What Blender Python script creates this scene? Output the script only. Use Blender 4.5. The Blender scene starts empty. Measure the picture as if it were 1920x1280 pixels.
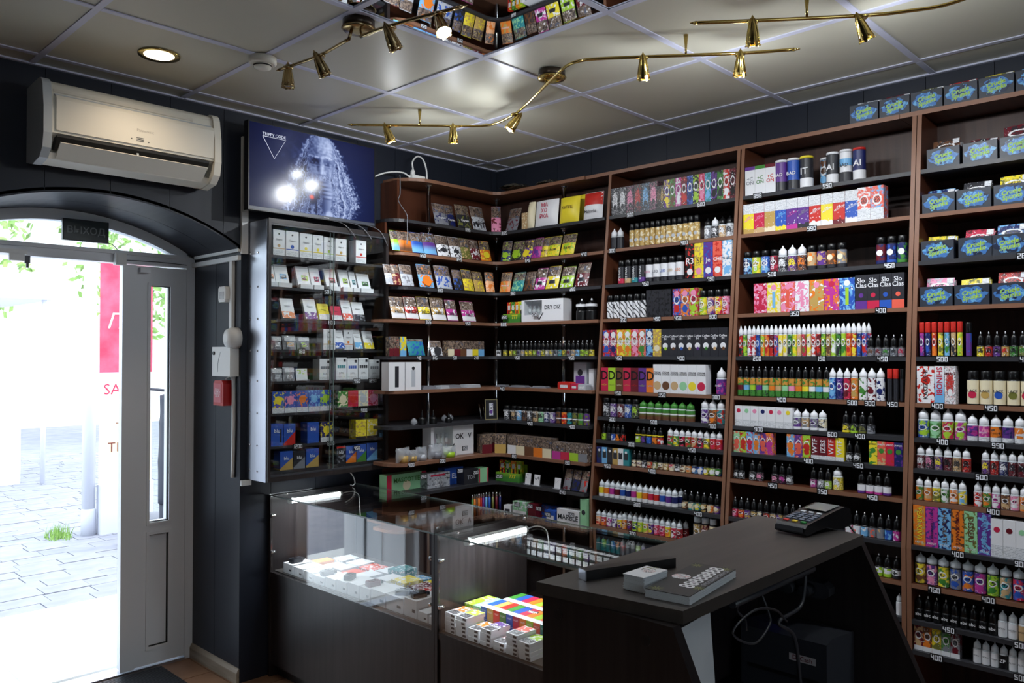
import bpy, math, random
from mathutils import Vector, Matrix
R_ = math.radians
random.seed(7)
scn = bpy.context.scene
col = scn.collection

# ------------------------------------------------------------------ camera
CAM = (-3.559, -3.5625, 1.54)
cd = bpy.data.cameras.new('camera'); cam = bpy.data.objects.new('camera', cd); col.objects.link(cam)
cam.location = CAM
cam.rotation_euler = (R_(90.978), 0, R_(43.95 - 90))
cd.sensor_width = 36; cd.lens = 36 * 1509.3 / 1920; cd.clip_start = .02; cd.clip_end = 200
scn.camera = cam
# ------------------------------------------------------------------ light of the place
scn.view_settings.view_transform = 'Standard'
try: scn.view_settings.look = 'None'
except Exception: pass
scn.view_settings.gamma = 1; scn.view_settings.use_curve_mapping = False
scn.view_settings.exposure = 0.0
SKY = 4.6        # bright hazy day outside the door
SPOT = 11.0      # each lit ceiling spot
wd = bpy.data.worlds.new('sky'); scn.world = wd; wd.use_nodes = True
bg = wd.node_tree.nodes['Background']; bg.inputs[0].default_value = (.78, .89, 1, 1); bg.inputs[1].default_value = SKY
def add_light(name, kind, loc, energy, color=(1, 1, 1), **k):
    l = bpy.data.lights.new(name, kind); l.energy = energy; l.color = color
    for a, b in k.items(): setattr(l, a, b)
    o = bpy.data.objects.new(name, l); col.objects.link(o); o.location = loc; return o
sun = add_light('sun', 'SUN', (0, 8, 9), 1.6, (1, .97, .92), angle=R_(3))
sun.rotation_euler = Vector((-.55, .25, -.8)).to_track_quat('-Z', 'Y').to_euler()

# ------------------------------------------------------------------ helpers
def lin(c):
    c = c / 255
    return c / 12.92 if c <= .04045 else ((c + .055) / 1.055) ** 2.4
def rgb(r, g, b): return (lin(r), lin(g), lin(b))
PAL = {k: rgb(*v) for k, v in dict(
    white=(232, 232, 236), frost=(214, 220, 226), black=(16, 16, 18), charcoal=(44, 44, 50), grey=(128, 130, 138), silver=(186, 190, 198),
    red=(196, 44, 36), crimson=(196, 40, 74), maroon=(104, 26, 38), coral=(226, 96, 78), orange=(228, 124, 40), gold=(190, 156, 88), yellow=(236, 214, 52),
    cream=(232, 220, 188), tan=(200, 166, 122), peach=(236, 176, 130), brown=(104, 68, 46), green=(66, 132, 54), lime=(164, 204, 52), mint=(150, 208, 160),
    olive=(112, 114, 54), teal=(44, 138, 146), sky=(116, 178, 226), blue=(44, 86, 178), navy=(30, 38, 96), purple=(96, 52, 138), magenta=(188, 56, 148),
    pink=(232, 142, 178)).items()}
CN = {'frost': 'white', 'sky': 'light blue', 'mint': 'pale green'}
def cname(c): return CN.get(c, c)

def new_mat(name):
    m = bpy.data.materials.new(name); m.use_nodes = True
    return m, m.node_tree, m.node_tree.nodes['Principled BSDF']
def mat(name, c, rough=.5, metal=0, spec=.5, emit=None, es=0, alpha=None, bump=None, grain=None):
    m, t, b = new_mat(name)
    b.inputs['Base Color'].default_value = (*c, 1); b.inputs['Roughness'].default_value = rough
    b.inputs['Metallic'].default_value = metal; b.inputs['Specular IOR Level'].default_value = spec
    if emit: b.inputs['Emission Color'].default_value = (*emit, 1); b.inputs['Emission Strength'].default_value = es
    tc = None
    if grain:      # (second colour, scale xyz, detail)
        tc = t.nodes.new('ShaderNodeTexCoord'); mp = t.nodes.new('ShaderNodeMapping'); mp.inputs['Scale'].default_value = grain[1]
        nz = t.nodes.new('ShaderNodeTexNoise'); nz.inputs['Scale'].default_value = 1; nz.inputs['Detail'].default_value = 5
        rp = t.nodes.new('ShaderNodeValToRGB'); rp.color_ramp.elements[0].position = .36; rp.color_ramp.elements[1].position = .66
        rp.color_ramp.elements[0].color = (*c, 1); rp.color_ramp.elements[1].color = (*grain[0], 1)
        L = t.links.new
        L(tc.outputs['Object'], mp.inputs[0]); L(mp.outputs[0], nz.inputs['Vector']); L(nz.outputs['Fac'], rp.inputs[0]); L(rp.outputs[0], b.inputs['Base Color'])
    if bump:       # (scale, strength)
        nz2 = t.nodes.new('ShaderNodeTexNoise'); nz2.inputs['Scale'].default_value = bump[0]
        bp = t.nodes.new('ShaderNodeBump'); bp.inputs['Strength'].default_value = bump[1]; bp.inputs['Distance'].default_value = .01
        tc2 = t.nodes.new('ShaderNodeTexCoord'); t.links.new(tc2.outputs['Object'], nz2.inputs['Vector'])
        t.links.new(nz2.outputs['Fac'], bp.inputs['Height']); t.links.new(bp.outputs[0], b.inputs['Normal'])
    return m
M = {}
M['wall'] = mat('navy_panel', rgb(33, 37, 47), .42, spec=.3, bump=(3, .05))
M['wallcore'] = mat('dark_core', rgb(20, 22, 26), .7)
M['tile'] = mat('ceiling_tile_beige', rgb(190, 187, 172), .44, spec=.45, bump=(1.6, .04))
M['tbar'] = mat('ceiling_grid_white', rgb(196, 198, 218), .4)
M['mirror'] = mat('mirror', (.82, .84, .86), .015, metal=1)
M['wood'] = mat('red_brown_wood', rgb(96, 54, 36), .32, spec=.5, grain=(rgb(72, 38, 25), (3, 40, 3)))
M['edge'] = mat('brown_edge_band', rgb(128, 90, 70), .4, spec=.4)
M['blackedge'] = mat('black_shelf', rgb(50, 50, 54), .4, spec=.45)
M['back'] = mat('dark_back_panel', rgb(70, 46, 38), .45, spec=.4, grain=(rgb(54, 34, 28), (4, 40, 3)))
M['wenge'] = mat('wenge_wood', rgb(46, 40, 40), .35, spec=.45, grain=(rgb(34, 29, 29), (60, 60, 2.5)))
M['wengetop'] = mat('wenge_top', rgb(70, 65, 62), .42, spec=.4, grain=(rgb(60, 56, 54), (3, 30, 3)))
M['pvc'] = mat('white_pvc', rgb(226, 228, 232), .35)
M['pvcgasket'] = mat('black_gasket', rgb(24, 24, 26), .6)
M['plastic'] = mat('white_plastic', rgb(226, 226, 224), .4)
M['acplastic'] = mat('ac_plastic', rgb(222, 218, 206), .42)
M['acgrey'] = mat('ac_grey_plastic', rgb(184, 190, 194), .42)
M['darkslot'] = mat('dark_slot', rgb(22, 22, 22), .6)
M['red'] = mat('red_plastic', rgb(176, 28, 28), .35)
M['brass'] = mat('brass', rgb(196, 170, 100), .16, metal=1)
M['bronze'] = mat('aged_brass', rgb(176, 154, 112), .24, metal=1)
M['chrome'] = mat('chrome', (.8, .8, .82), .08, metal=1)
M['steel'] = mat('brushed_steel', rgb(200, 204, 214), .32, metal=1, bump=(90, .02))
M['lampglow'] = mat('lit_lamp_glass', (1, 1, 1), .3, emit=(.92, .96, 1), es=80)
M['lampoff'] = mat('unlit_lamp_glass', rgb(190, 190, 200), .12, metal=.6)
M['lampdim'] = mat('dim_lamp_glass', (1, 1, 1), .3, emit=(.9, .95, 1), es=6)
M['warmglow'] = mat('warm_lamp_glass', (1, 1, 1), .3, emit=(1, .86, .66), es=4.5)
M['tubeglow'] = mat('led_tube_glow', (1, 1, 1), .3, emit=(.9, .96, 1), es=14)
M['black'] = mat('black_plastic', rgb(20, 20, 22), .35)
M['dgrey'] = mat('dark_grey_plastic', rgb(52, 54, 60), .42)
M['floor'] = mat('terracotta_tile', rgb(150, 112, 86), .4, grain=(rgb(128, 92, 68), (6, 6, 6)))
M['grout'] = mat('grout', rgb(104, 88, 76), .8)
M['plinth'] = mat('grey_wood_skirting', rgb(150, 138, 122), .5, grain=(rgb(120, 106, 90), (30, 3, 40)))
M['stone'] = mat('pale_step_stone', rgb(238, 238, 236), .6)
M['paver'] = mat('grey_paver', rgb(142, 142, 150), .8, grain=(rgb(126, 128, 140), (5, 5, 5)))
M['joint'] = mat('paver_joint', rgb(84, 84, 92), .9)
M['galv'] = mat('galvanised_pole', rgb(206, 208, 218), .5)
M['leaf'] = mat('tree_leaf', rgb(150, 180, 96), .6, grain=(rgb(108, 146, 70), (6, 6, 6)))
M['grassy'] = mat('grass_blade', rgb(134, 170, 84), .7)
M['bark'] = mat('bark', rgb(120, 100, 84), .9)
M['canvas'] = mat('white_canvas', rgb(240, 240, 244), .8)
M['facade'] = mat('pale_facade', rgb(248, 246, 242), .8)
M['tyre'] = mat('dark_rubber', rgb(52, 54, 66), .6)
M['rock'] = mat('rock', rgb(122, 122, 130), .9, bump=(14, .6))
M['bred'] = mat('banner_red', rgb(206, 40, 74), .5, grain=(rgb(226, 84, 110), (5, 5, 5)))
M['bcream'] = mat('banner_cream', rgb(248, 226, 176), .5)
M['bwhite'] = mat('banner_white', rgb(250, 248, 248), .5)
M['paper'] = mat('paper', rgb(216, 220, 224), .6)
M['teal'] = mat('teal_print', rgb(52, 132, 146), .6)
M['gilt'] = mat('gilt', rgb(196, 180, 132), .3, metal=.7)
M['frostglass'] = mat('clear_plastic_bag', rgb(200, 204, 212), .12, spec=.8)
_t = M['frostglass'].node_tree; _m = _t.nodes.new('ShaderNodeMixShader'); _m.inputs[0].default_value = .38; _tr = _t.nodes.new('ShaderNodeBsdfTransparent'); _o = _t.nodes['Material Output']
_t.links.new(_tr.outputs[0], _m.inputs[1]); _t.links.new(_t.nodes['Principled BSDF'].outputs[0], _m.inputs[2]); _t.links.new(_m.outputs[0], _o.inputs[0])
M['blueled'] = mat('blue_led', (0, 0, 0), .3, emit=(.1, .1, 1), es=8)
M['dirt'] = mat('cable_grey', rgb(116, 116, 122), .5)
# foil bag: silver crinkle
M['foil'] = mat('crinkled_foil', rgb(190, 180, 160), .2, metal=.9, bump=(40, .9))

def glass_mat(name, tint, refl=1.0, ior=1.45):
    m = bpy.data.materials.new(name); m.use_nodes = True; t = m.node_tree; t.nodes.clear()
    out = t.nodes.new('ShaderNodeOutputMaterial'); mx = t.nodes.new('ShaderNodeMixShader')
    tr = t.nodes.new('ShaderNodeBsdfTransparent'); tr.inputs[0].default_value = (*tint, 1)
    gl = t.nodes.new('ShaderNodeBsdfGlossy'); gl.inputs['Roughness'].default_value = .015; gl.inputs[0].default_value = (refl, refl, refl, 1)
    L = t.links.new; N = t.nodes.new
    ge = N('ShaderNodeNewGeometry'); dt = N('ShaderNodeVectorMath'); dt.operation = 'DOT_PRODUCT'; L(ge.outputs['Incoming'], dt.inputs[0]); L(ge.outputs['Normal'], dt.inputs[1])
    def mth(op, a, b_=None):
        n_ = N('ShaderNodeMath'); n_.operation = op
        for i_, v_ in enumerate((a, b_)):
            if v_ is None: continue
            if isinstance(v_, (int, float)): n_.inputs[i_].default_value = v_
            else: L(v_, n_.inputs[i_])
        return n_.outputs[0]
    f0 = ((ior - 1) / (ior + 1)) ** 2
    k_ = mth('POWER', mth('SUBTRACT', 1.0, mth('ABSOLUTE', dt.outputs['Value'])), 5.0)
    fac = mth('MULTIPLY_ADD', k_, 1 - f0); fac.node.inputs[2].default_value = f0
    L(fac, mx.inputs[0]); L(tr.outputs[0], mx.inputs[1]); L(gl.outputs[0], mx.inputs[2]); L(mx.outputs[0], out.inputs[0])
    return m
M['glass'] = glass_mat('clear_glass', (.97, .985, .98), ior=1.6)
M['counterglass'] = glass_mat('counter_glass', (.97, .985, .98), ior=1.85)
M['glassedge'] = mat('glass_edge', rgb(110, 128, 126), .25, spec=.6)
M['pane'] = glass_mat('door_glass', (.96, .98, .98))

# ---- print materials: read each object's own colour and its 'accent'
def art(name, kind):
    m, t, b = new_mat(name); L = t.links.new; N = t.nodes.new
    b.inputs['Roughness'].default_value = .38; b.inputs['Specular IOR Level'].default_value = .4
    oi = N('ShaderNodeObjectInfo'); c1 = oi.outputs['Color']
    at = N('ShaderNodeAttribute'); at.attribute_type = 'OBJECT'; at.attribute_name = 'accent'; c2 = at.outputs['Color']
    if kind == 'plain': L(c1, b.inputs['Base Color']); return m
    tc = N('ShaderNodeTexCoord')
    off = N('ShaderNodeVectorMath'); off.operation = 'MULTIPLY_ADD'
    rv = N('ShaderNodeCombineXYZ'); L(oi.outputs['Random'], rv.inputs[0]); L(oi.outputs['Random'], rv.inputs[2])
    L(rv.outputs[0], off.inputs[0]); off.inputs[1].default_value = (40, 40, 40); L(tc.outputs['Object'], off.inputs[2])
    def noise(scale, detail=2, dist=0):
        n = N('ShaderNodeTexNoise'); n.inputs['Scale'].default_value = scale; n.inputs['Detail'].default_value = detail; n.inputs['Distortion'].default_value = dist
        L(off.outputs[0], n.inputs['Vector']); return n.outputs['Fac']
    def step(v, a, bb):
        r = N('ShaderNodeMapRange'); r.inputs[1].default_value = a; r.inputs[2].default_value = bb; L(v, r.inputs[0]); return r.outputs[0]
    def mix(f, a, bb):
        x = N('ShaderNodeMix'); x.data_type = 'RGBA'
        if isinstance(f, float): x.inputs[0].default_value = f
        else: L(f, x.inputs[0])
        for s, v in ((6, a), (7, bb)):
            if isinstance(v, tuple): x.inputs[s].default_value = (*v, 1)
            else: L(v, x.inputs[s])
        return x.outputs[2]
    W, K = (.8, .8, .82), (.02, .02, .025)
    sep = N('ShaderNodeSeparateXYZ'); L(tc.outputs['Generated'], sep.inputs[0])
    def emblem(cz, rx, rz_):                # soft-edged oval in the middle of the front
        mp = N('ShaderNodeVectorMath'); mp.operation = 'MULTIPLY_ADD'; L(tc.outputs['Generated'], mp.inputs[0]); mp.inputs[1].default_value = (1 / rx, 0, 1 / rz_); mp.inputs[2].default_value = (-.5 / rx, 0, -cz / rz_)
        ln = N('ShaderNodeVectorMath'); ln.operation = 'LENGTH'; L(mp.outputs[0], ln.inputs[0])
        ad = N('ShaderNodeMath'); ad.operation = 'MULTIPLY_ADD'; ad.inputs[1].default_value = .55; L(noise(120, 1), ad.inputs[0]); L(ln.outputs['Value'], ad.inputs[2]); return ad.outputs[0]
    if kind == 'soft': r = mix(step(noise(70, 1), .54, .58), c1, c2)
    elif kind == 'busy':
        r = mix(step(noise(62, 1, .4), .47, .60), c1, c2); r = mix(step(noise(170, 1, 1), .67, .70), r, W); r = mix(step(noise(150, 2), .33, .30), r, K)
        r = mix(step(emblem(.60, .36, .17), 1.27, 1.20), r, W); r = mix(step(emblem(.60, .27, .11), 1.27, 1.22), r, mix(step(noise(260, 1), .48, .52), c1, K)); r = mix(step(emblem(.27, .34, .14), 1.27, 1.2), r, c2)
    elif kind == 'toon':
        r = mix(step(noise(75, 1, 1.5), .52, .56), c1, mix(.35, c1, c2)); r = mix(step(emblem(.52, .36, .34), 1.27, 1.2), r, c2)
        r = mix(step(noise(240, 1, 1), .55, .58), r, mix(.8, c1, K)); r = mix(step(emblem(.30, .22, .10), 1.27, 1.2), r, c1); r = mix(step(noise(200, 1, 1), .66, .69), r, W)
    elif kind == 'fruit': r = mix(step(noise(44, 1, 1.5), .50, .53), c1, c2); r = mix(step(noise(60, 1), .64, .66), r, W)
    elif kind == 'leafy':
        r = mix(step(noise(150, 1), .58, .62), c1, K); r = mix(step(sep.outputs[2], .62, .66), r, (.62, .28, .05)); r = mix(step(noise(90, 0), .56, .6), r, c1)
    elif kind == 'jam':
        ad = N('ShaderNodeMath'); ad.operation = 'MULTIPLY_ADD'; ad.inputs[1].default_value = .25; L(noise(60, 1), ad.inputs[0]); L(sep.outputs[2], ad.inputs[2])
        r = mix(step(ad.outputs[0], .30, .27), c1, c2); r = mix(step(noise(110, 1), .66, .69), r, W)
    elif kind == 'grad': r = mix(step(sep.outputs[2], .25, .8), c2, c1)
    elif kind == 'diag':
        ad = N('ShaderNodeMath'); ad.operation = 'MULTIPLY_ADD'; ad.inputs[1].default_value = -.55; L(sep.outputs[0], ad.inputs[0]); L(sep.outputs[2], ad.inputs[2])
        r = mix(step(ad.outputs[0], .10, .08), c1, c2)
    elif kind == 'stripe':
        wv = N('ShaderNodeTexWave'); wv.bands_direction = 'DIAGONAL'; wv.inputs['Scale'].default_value = 22; wv.inputs['Distortion'].default_value = 6; L(off.outputs[0], wv.inputs['Vector'])
        r = mix(step(wv.outputs['Fac'], .78, .84), c1, c2)
    elif kind == 'lines':
        wv = N('ShaderNodeTexWave'); wv.bands_direction = 'Z'; wv.inputs['Scale'].default_value = 60; L(tc.outputs['Object'], wv.inputs['Vector'])
        f = N('ShaderNodeMath'); f.operation = 'MULTIPLY'; L(step(wv.outputs['Fac'], .55, .7), f.inputs[0]); L(step(noise(160, 0), .42, .46), f.inputs[1])
        r = mix(f.outputs[0], (.74, .75, .78), (.46, .47, .51))
    elif kind == 'warn':
        r = mix(step(noise(90, 3, 1), .38, .62), (.035, .022, .02), (.30, .22, .17)); r = mix(step(noise(90, 2), .62, .66), r, c2); r = mix(step(noise(38, 1), .36, .32), r, (.10, .11, .16))
    elif kind == 'cloud':
        r = mix(step(noise(30, 2, 1), .42, .46), (.012, .02, .05), (.05, .16, .42)); r = mix(step(noise(44, 2, 1.5), .56, .60), r, (.14, .38, .62))
    L(r, b.inputs['Base Color']); return m
for k in 'plain soft busy toon fruit leafy jam grad diag stripe lines warn cloud'.split(): M['p_' + k] = art('print_' + k, k)
M['cap'] = art('coloured_plastic_cap', 'plain'); M['cap'].node_tree.nodes['Principled BSDF'].inputs['Roughness'].default_value = .3
M['ink'] = art('printed_ink', 'plain'); M['ink'].node_tree.nodes['Principled BSDF'].inputs['Roughness'].default_value = .5
M['digit'] = mat('white_digit_print', rgb(236, 238, 244), .5)
M['tag'] = mat('black_tag', rgb(14, 14, 17), .35)

class MB:
    def __init__(s): s.v = []; s.f = []; s.smooth = []
    def quad(s, *p):
        n = len(s.v); s.v += [tuple(x) for x in p]; s.f.append(tuple(range(n, n + len(p)))); s.smooth.append(False); return s
    def box(s, x0, x1, y0, y1, z0, z1):
        n = len(s.v); s.v += [(x, y, z) for z in (z0, z1) for y in (y0, y1) for x in (x0, x1)]
        for f in ((0, 2, 3, 1), (4, 5, 7, 6), (0, 1, 5, 4), (2, 6, 7, 3), (0, 4, 6, 2), (1, 3, 7, 5)): s.f.append(tuple(n + i for i in f)); s.smooth.append(False)
        return s
    def prism(s, pts, z0, z1, ax='z', sm=False):          # pts: closed outline, counter-clockwise seen from +axis
        n = len(s.v); k = len(pts)
        def P(a, b, c): return (a, b, c) if ax == 'z' else ((a, c, b) if ax == 'y' else (c, a, b))
        s.v += [P(a, b, z0) for a, b in pts] + [P(a, b, z1) for a, b in pts]
        fl = ax == 'y'
        lo = tuple(range(n, n + k)); hi = tuple(range(n + k, n + 2 * k))
        s.f.append(lo if fl else lo[::-1]); s.f.append(hi[::-1] if fl else hi); s.smooth += [False, False]
        for i in range(k):
            j = (i + 1) % k; q = (n + i, n + j, n + k + j, n + k + i)
            s.f.append(q[::-1] if fl else q); s.smooth.append(sm)
        return s
    def lathe(s, prof, seg=14, cx=0, cy=0, axis='z', cap=True):
        n = len(s.v); k = len(prof)
        for r, h in prof:
            for i in range(seg):
                a = 2 * math.pi * i / seg; x, y = cx + r * math.cos(a), cy + r * math.sin(a)
                s.v.append((x, y, h) if axis == 'z' else ((x, h, y) if axis == 'y' else (h, x, y)))
        rev = axis == 'y'
        for j in range(k - 1):
            for i in range(seg):
                i2 = (i + 1) % seg; q = (n + j * seg + i, n + j * seg + i2, n + (j + 1) * seg + i2, n + (j + 1) * seg + i)
                s.f.append(q[::-1] if rev else q); s.smooth.append(True)
        if cap:
            a = tuple(n + i for i in range(seg))[::-1]; b = tuple(n + (k - 1) * seg + i for i in range(seg))
            s.f += [a[::-1] if rev else a, b[::-1] if rev else b]; s.smooth += [False, False]
        return s
    def tube(s, pts, r, seg=8):
        n = len(s.v); pts = [Vector(p) for p in pts]; k = len(pts); u = None
        for i, p in enumerate(pts):
            d = (pts[min(i + 1, k - 1)] - pts[max(i - 1, 0)]).normalized()
            if u is None: u = d.cross(Vector((0, 0, 1)) if abs(d.z) < .9 else Vector((1, 0, 0))).normalized()
            u = (u - d * u.dot(d)).normalized(); w = d.cross(u); rr = r
            if isinstance(r, (list, tuple)): q = i / (k - 1) * (len(r) - 1); i0 = min(int(q), len(r) - 2); rr = r[i0] + (r[i0 + 1] - r[i0]) * (q - i0)
            for j in range(seg):
                a = 2 * math.pi * j / seg; s.v.append(tuple(p + u * (rr * math.cos(a)) + w * (rr * math.sin(a))))
        for i in range(k - 1):
            for j in range(seg):
                j2 = (j + 1) % seg; s.f.append((n + i * seg + j, n + i * seg + j2, n + (i + 1) * seg + j2, n + (i + 1) * seg + j)); s.smooth.append(True)
        s.f += [tuple(n + j for j in range(seg))[::-1], tuple(n + (k - 1) * seg + j for j in range(seg))]; s.smooth += [False, False]
        return s
    def mesh(s, name, m):
        me = bpy.data.meshes.new(name); me.from_pydata(s.v, [], s.f); me.update()
        if any(s.smooth): me.polygons.foreach_set('use_smooth', s.smooth)
        me.materials.append(M[m] if isinstance(m, str) else m); return me
def smoothpath(pts, n=8):          # Catmull-Rom through points
    P = [Vector(p) for p in pts]; P = [P[0] * 2 - P[1]] + P + [P[-1] * 2 - P[-2]]; o = []
    for i in range(1, len(P) - 2):
        a, b, c, d = P[i - 1:i + 3]
        for k in range(n):
            t = k / n; o.append(.5 * ((2 * b) + (c - a) * t + (2 * a - 5 * b + 4 * c - d) * t * t + (3 * b - a - 3 * c + d) * t ** 3))
    o.append(P[-2]); return o
def link(name, me, parent=None, loc=(0, 0, 0), rot=(0, 0, 0), color=None, accent=None):
    o = bpy.data.objects.new(name, me); col.objects.link(o); o.location = loc; o.rotation_euler = rot
    if parent: o.parent = parent
    if color is not None: o.color = (*color, 1)
    if accent is not None: o['accent'] = list(accent)
    return o
def tag(o, label, cat, group=None):
    o['label'] = label; o['category'] = cat
    if group: o['group'] = group
    return o
def empty(name, loc=(0, 0, 0), rz=0):
    o = bpy.data.objects.new(name, None); col.objects.link(o); o.location = loc; o.rotation_euler = (0, 0, rz); o.empty_display_size = .02; return o
def part(name, mb, m, parent=None, **k): return link(name, mb.mesh(name, m), parent, **k)
def struct(o): o['kind'] = 'structure'; return o
_txt = {}
def text_mesh(s, size, align='CENTER', shear=0, bold=0, mat_='ink', depth=.0002, sp=.8):
    key = (s, align, shear, bold, mat_)
    if key not in _txt:
        cu = bpy.data.curves.new('lettering', 'FONT'); cu.body = s; cu.size = .1; cu.align_x = align; cu.align_y = 'CENTER'; cu.resolution_u = 2
        cu.shear = shear; cu.offset = bold * .1; cu.space_line = sp
        ob = bpy.data.objects.new('lettering', cu); me = bpy.data.meshes.new_from_object(ob); me.name = 'lettering'
        bpy.data.objects.remove(ob); bpy.data.curves.remove(cu)
        me.materials.clear(); me.materials.append(M[mat_]); _txt[key] = me
    k2 = key + (round(size, 4),)
    if k2 not in _txt:
        me = _txt[key].copy(); f = size / .1; me.transform(Matrix.Diagonal((f, f, 1, 1))); _txt[k2] = me
    return _txt[k2]
def fit_text(s, w, h, **k):      # largest lettering that fits w x h
    me = text_mesh(s, .1, **k); xs = [v.co.x for v in me.vertices]; ys = [v.co.y for v in me.vertices]
    if not xs: return me
    f = min(w / (max(xs) - min(xs) + 1e-9), h / (max(ys) - min(ys) + 1e-9))
    return text_mesh(s, round(.1 * f, 4), **k)
ORD = 'first second third fourth fifth sixth seventh eighth ninth tenth eleventh twelfth thirteenth fourteenth fifteenth sixteenth seventeenth eighteenth nineteenth twentieth'.split()
def ordw(i):
    if i < 20: return ORD[i]
    return ('twenty-' if i < 29 else 'thirty-') + ORD[(i - 20) % 10] if i != 29 else 'thirtieth'

# ================================================================== THE SETTING
CEIL = 2.69; XB, YB = -5.4, -5.8                    # ceiling height, back of the room
DX0, DX1, DD = -2.95, -1.703, .55                   # door recess: sides and depth
AC_X, AZ, AR = (DX0 + DX1) / 2, 1.055, 1.165        # arch circle
def arch_z(x, r=AR): return AZ + math.sqrt(max(r * r - (x - AC_X) ** 2, 0))
# ---- walls: a core and separate vertical panels .25 m wide
wl = struct(part('wall_left', MB().box(XB, DX0, .008, DD, 0, 2.8).box(DX1, .2, .008, DD, 0, 2.8), 'wallcore'))
n = 14; xs = [DX0 + (DX1 - DX0) * i / n for i in range(n + 1)]
mb = MB()
for a, b in zip(xs, xs[1:]): mb.prism([(a, arch_z(a) + .02), (b, arch_z(b) + .02), (b, 2.8), (a, 2.8)][::-1], .008, DD, 'y')
part('lintel_core', mb, 'wallcore', wl)
x = -.05 - .25 * 21
while x < 0:
    a, b = max(x, XB) + .0012, min(x + .25, 0) - .0012; x += .25
    if b - a < .02: continue
    cut = [a] + [q for q in xs if a < q < b] + [q for q in (DX0, DX1) if a < q < b] + [b]; cut = sorted(set(cut))
    mb = MB()
    for p, q in zip(cut, cut[1:]):
        m_ = (p + q) / 2
        if DX0 < m_ < DX1: mb.prism([(p, arch_z(p)), (q, arch_z(q)), (q, 2.8), (p, 2.8)][::-1], 0, .008, 'y')
        else: mb.box(p, q, 0, .008, 0, 2.8)
    part('wall_panel', mb, 'wall', wl)
for y0, y1 in ((0, .2485), (.2515, DD)):            # reveal beside the door, and the arch soffit
    part('wall_panel', MB().box(DX1 - .008, DX1, y0, y1, 0, arch_z(DX1) + .01), 'wall', wl)
    part('wall_panel', MB().box(DX0, DX0 + .008, y0, y1, 0, arch_z(DX0) + .01), 'wall', wl)
    mb = MB()
    N = 28; ax = [DX0 + (DX1 - DX0) * i / N for i in range(N + 1)]
    for a, b in zip(ax, ax[1:]): mb.prism([(a, arch_z(a) - .008), (b, arch_z(b) - .008), (b, arch_z(b) + .012), (a, arch_z(a) + .012)][::-1], y0, y1, 'y')
    part('soffit_panel', mb, 'wall', wl)
wr = struct(part('wall_right', MB().box(.008, .2, YB, .01, 0, 2.8), 'wallcore'))
y = 0
while y > YB:
    part('wall_panel', MB().box(0, .008, max(y - .25, YB) + .0012, y - .0012, 0, 2.8), 'wall', wr); y -= .25
struct(part('wall_back', MB().box(XB, -4.3, YB - .1, YB, 0, 2.8).box(-3.0, .2, YB - .1, YB, 0, 2.8).box(-4.3, -3.0, YB - .1, YB, 0, .9).box(-4.3, -3.0, YB - .1, YB, 2.2, 2.8), 'wall'))
w1 = struct(part('added_fill_window', MB().box(-4.3, -4.24, YB - .08, YB - .02, .9, 2.2).box(-3.06, -3.0, YB - .08, YB - .02, .9, 2.2).box(-4.24, -3.06, YB - .08, YB - .02, .9, .96).box(-4.24, -3.06, YB - .08, YB - .02, 2.14, 2.2), 'pvc'))  # unseen window added behind the camera to let fill daylight in
part('pane', MB().box(-4.24, -3.06, YB - .055, YB - .049, .96, 2.14), 'pane', w1)
struct(part('wall_side', MB().box(XB - .1, XB, YB, .1, 0, 2.8), 'wall'))
# ---- floor with tiles where the picture can see them
fl = struct(part('floor', MB().box(XB, .2, YB, DD + .02, -.12, -.006), 'grout'))
tm_ = MB().box(-.164, .164, -.164, .164, -.006, 0).mesh('floor_tile', 'floor')
for i in range(17):
    for j in range(20):
        xx, yy = XB + .17 + i * .333, .40 - j * .333
        if xx < .05 and yy > YB + .17: link('floor_tile', tm_, fl, (xx, yy, 0))
mb = MB()
mb.prism([(DX1 - .008, 0), (DX1 - .022, 0), (DX1 - .022, .05), (DX1 - .014, .068), (DX1 - .008, .07)][::-1], -.004, DD - .02, 'y')
struct(part('baseboard_door', mb, 'plinth'))
# ---- ceiling: grid bars, tiles and mirror tiles
ce = struct(part('ceiling', MB().box(XB, .2, YB, .3, CEIL + .02, CEIL + .1), 'wallcore'))
GX = [-.204 - .6 * i for i in range(9)]; GY = [-.132 - .6 * j for j in range(10)]
ex = [0] + GX + [XB]; ey = [0] + GY + [YB]
tmesh = {}
for i in range(len(ex) - 1):
    for j in range(len(ey) - 1):
        x1, x0, y1, y0 = ex[i], ex[i + 1], ey[j], ey[j + 1]
        if x1 - x0 < .03 or y1 - y0 < .03: continue
        mir = i in (3, 4) and j in (3, 4)
        w, h = x1 - x0 - .02, y1 - y0 - .02; key = (round(w, 3), round(h, 3), mir)
        if key not in tmesh: tmesh[key] = MB().box(-w / 2, w / 2, -h / 2, h / 2, 0, .012).mesh('ceiling_tile', 'mirror' if mir else 'tile')
        o = link('mirror_tile' if mir else 'ceiling_tile', tmesh[key], ce, ((x0 + x1) / 2, (y0 + y1) / 2, CEIL + .0035), (R_(random.uniform(-.12, .12)), R_(random.uniform(-.12, .12)), 0))
for g in GX: part('grid_bar', MB().box(g - .012, g + .012, YB, 0, CEIL - .001, CEIL + .003), 'tbar', ce)
for g in GY:
    for k in range(len(ex) - 1): 
        if ex[k] - ex[k + 1] > .04: part('grid_bar', MB().box(ex[k + 1] + .0125, ex[k] - .0125 if k else 0, g - .012, g + .012, CEIL - .0012, CEIL + .003), 'tbar', ce)
struct(part('trim_1', MB().box(XB, -.001, -.018, -.0005, CEIL - .003, CEIL + .02), 'tbar'))
struct(part('trim_2', MB().box(-.018, -.0005, YB, -.018, CEIL - .003, CEIL + .02), 'tbar'))

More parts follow.
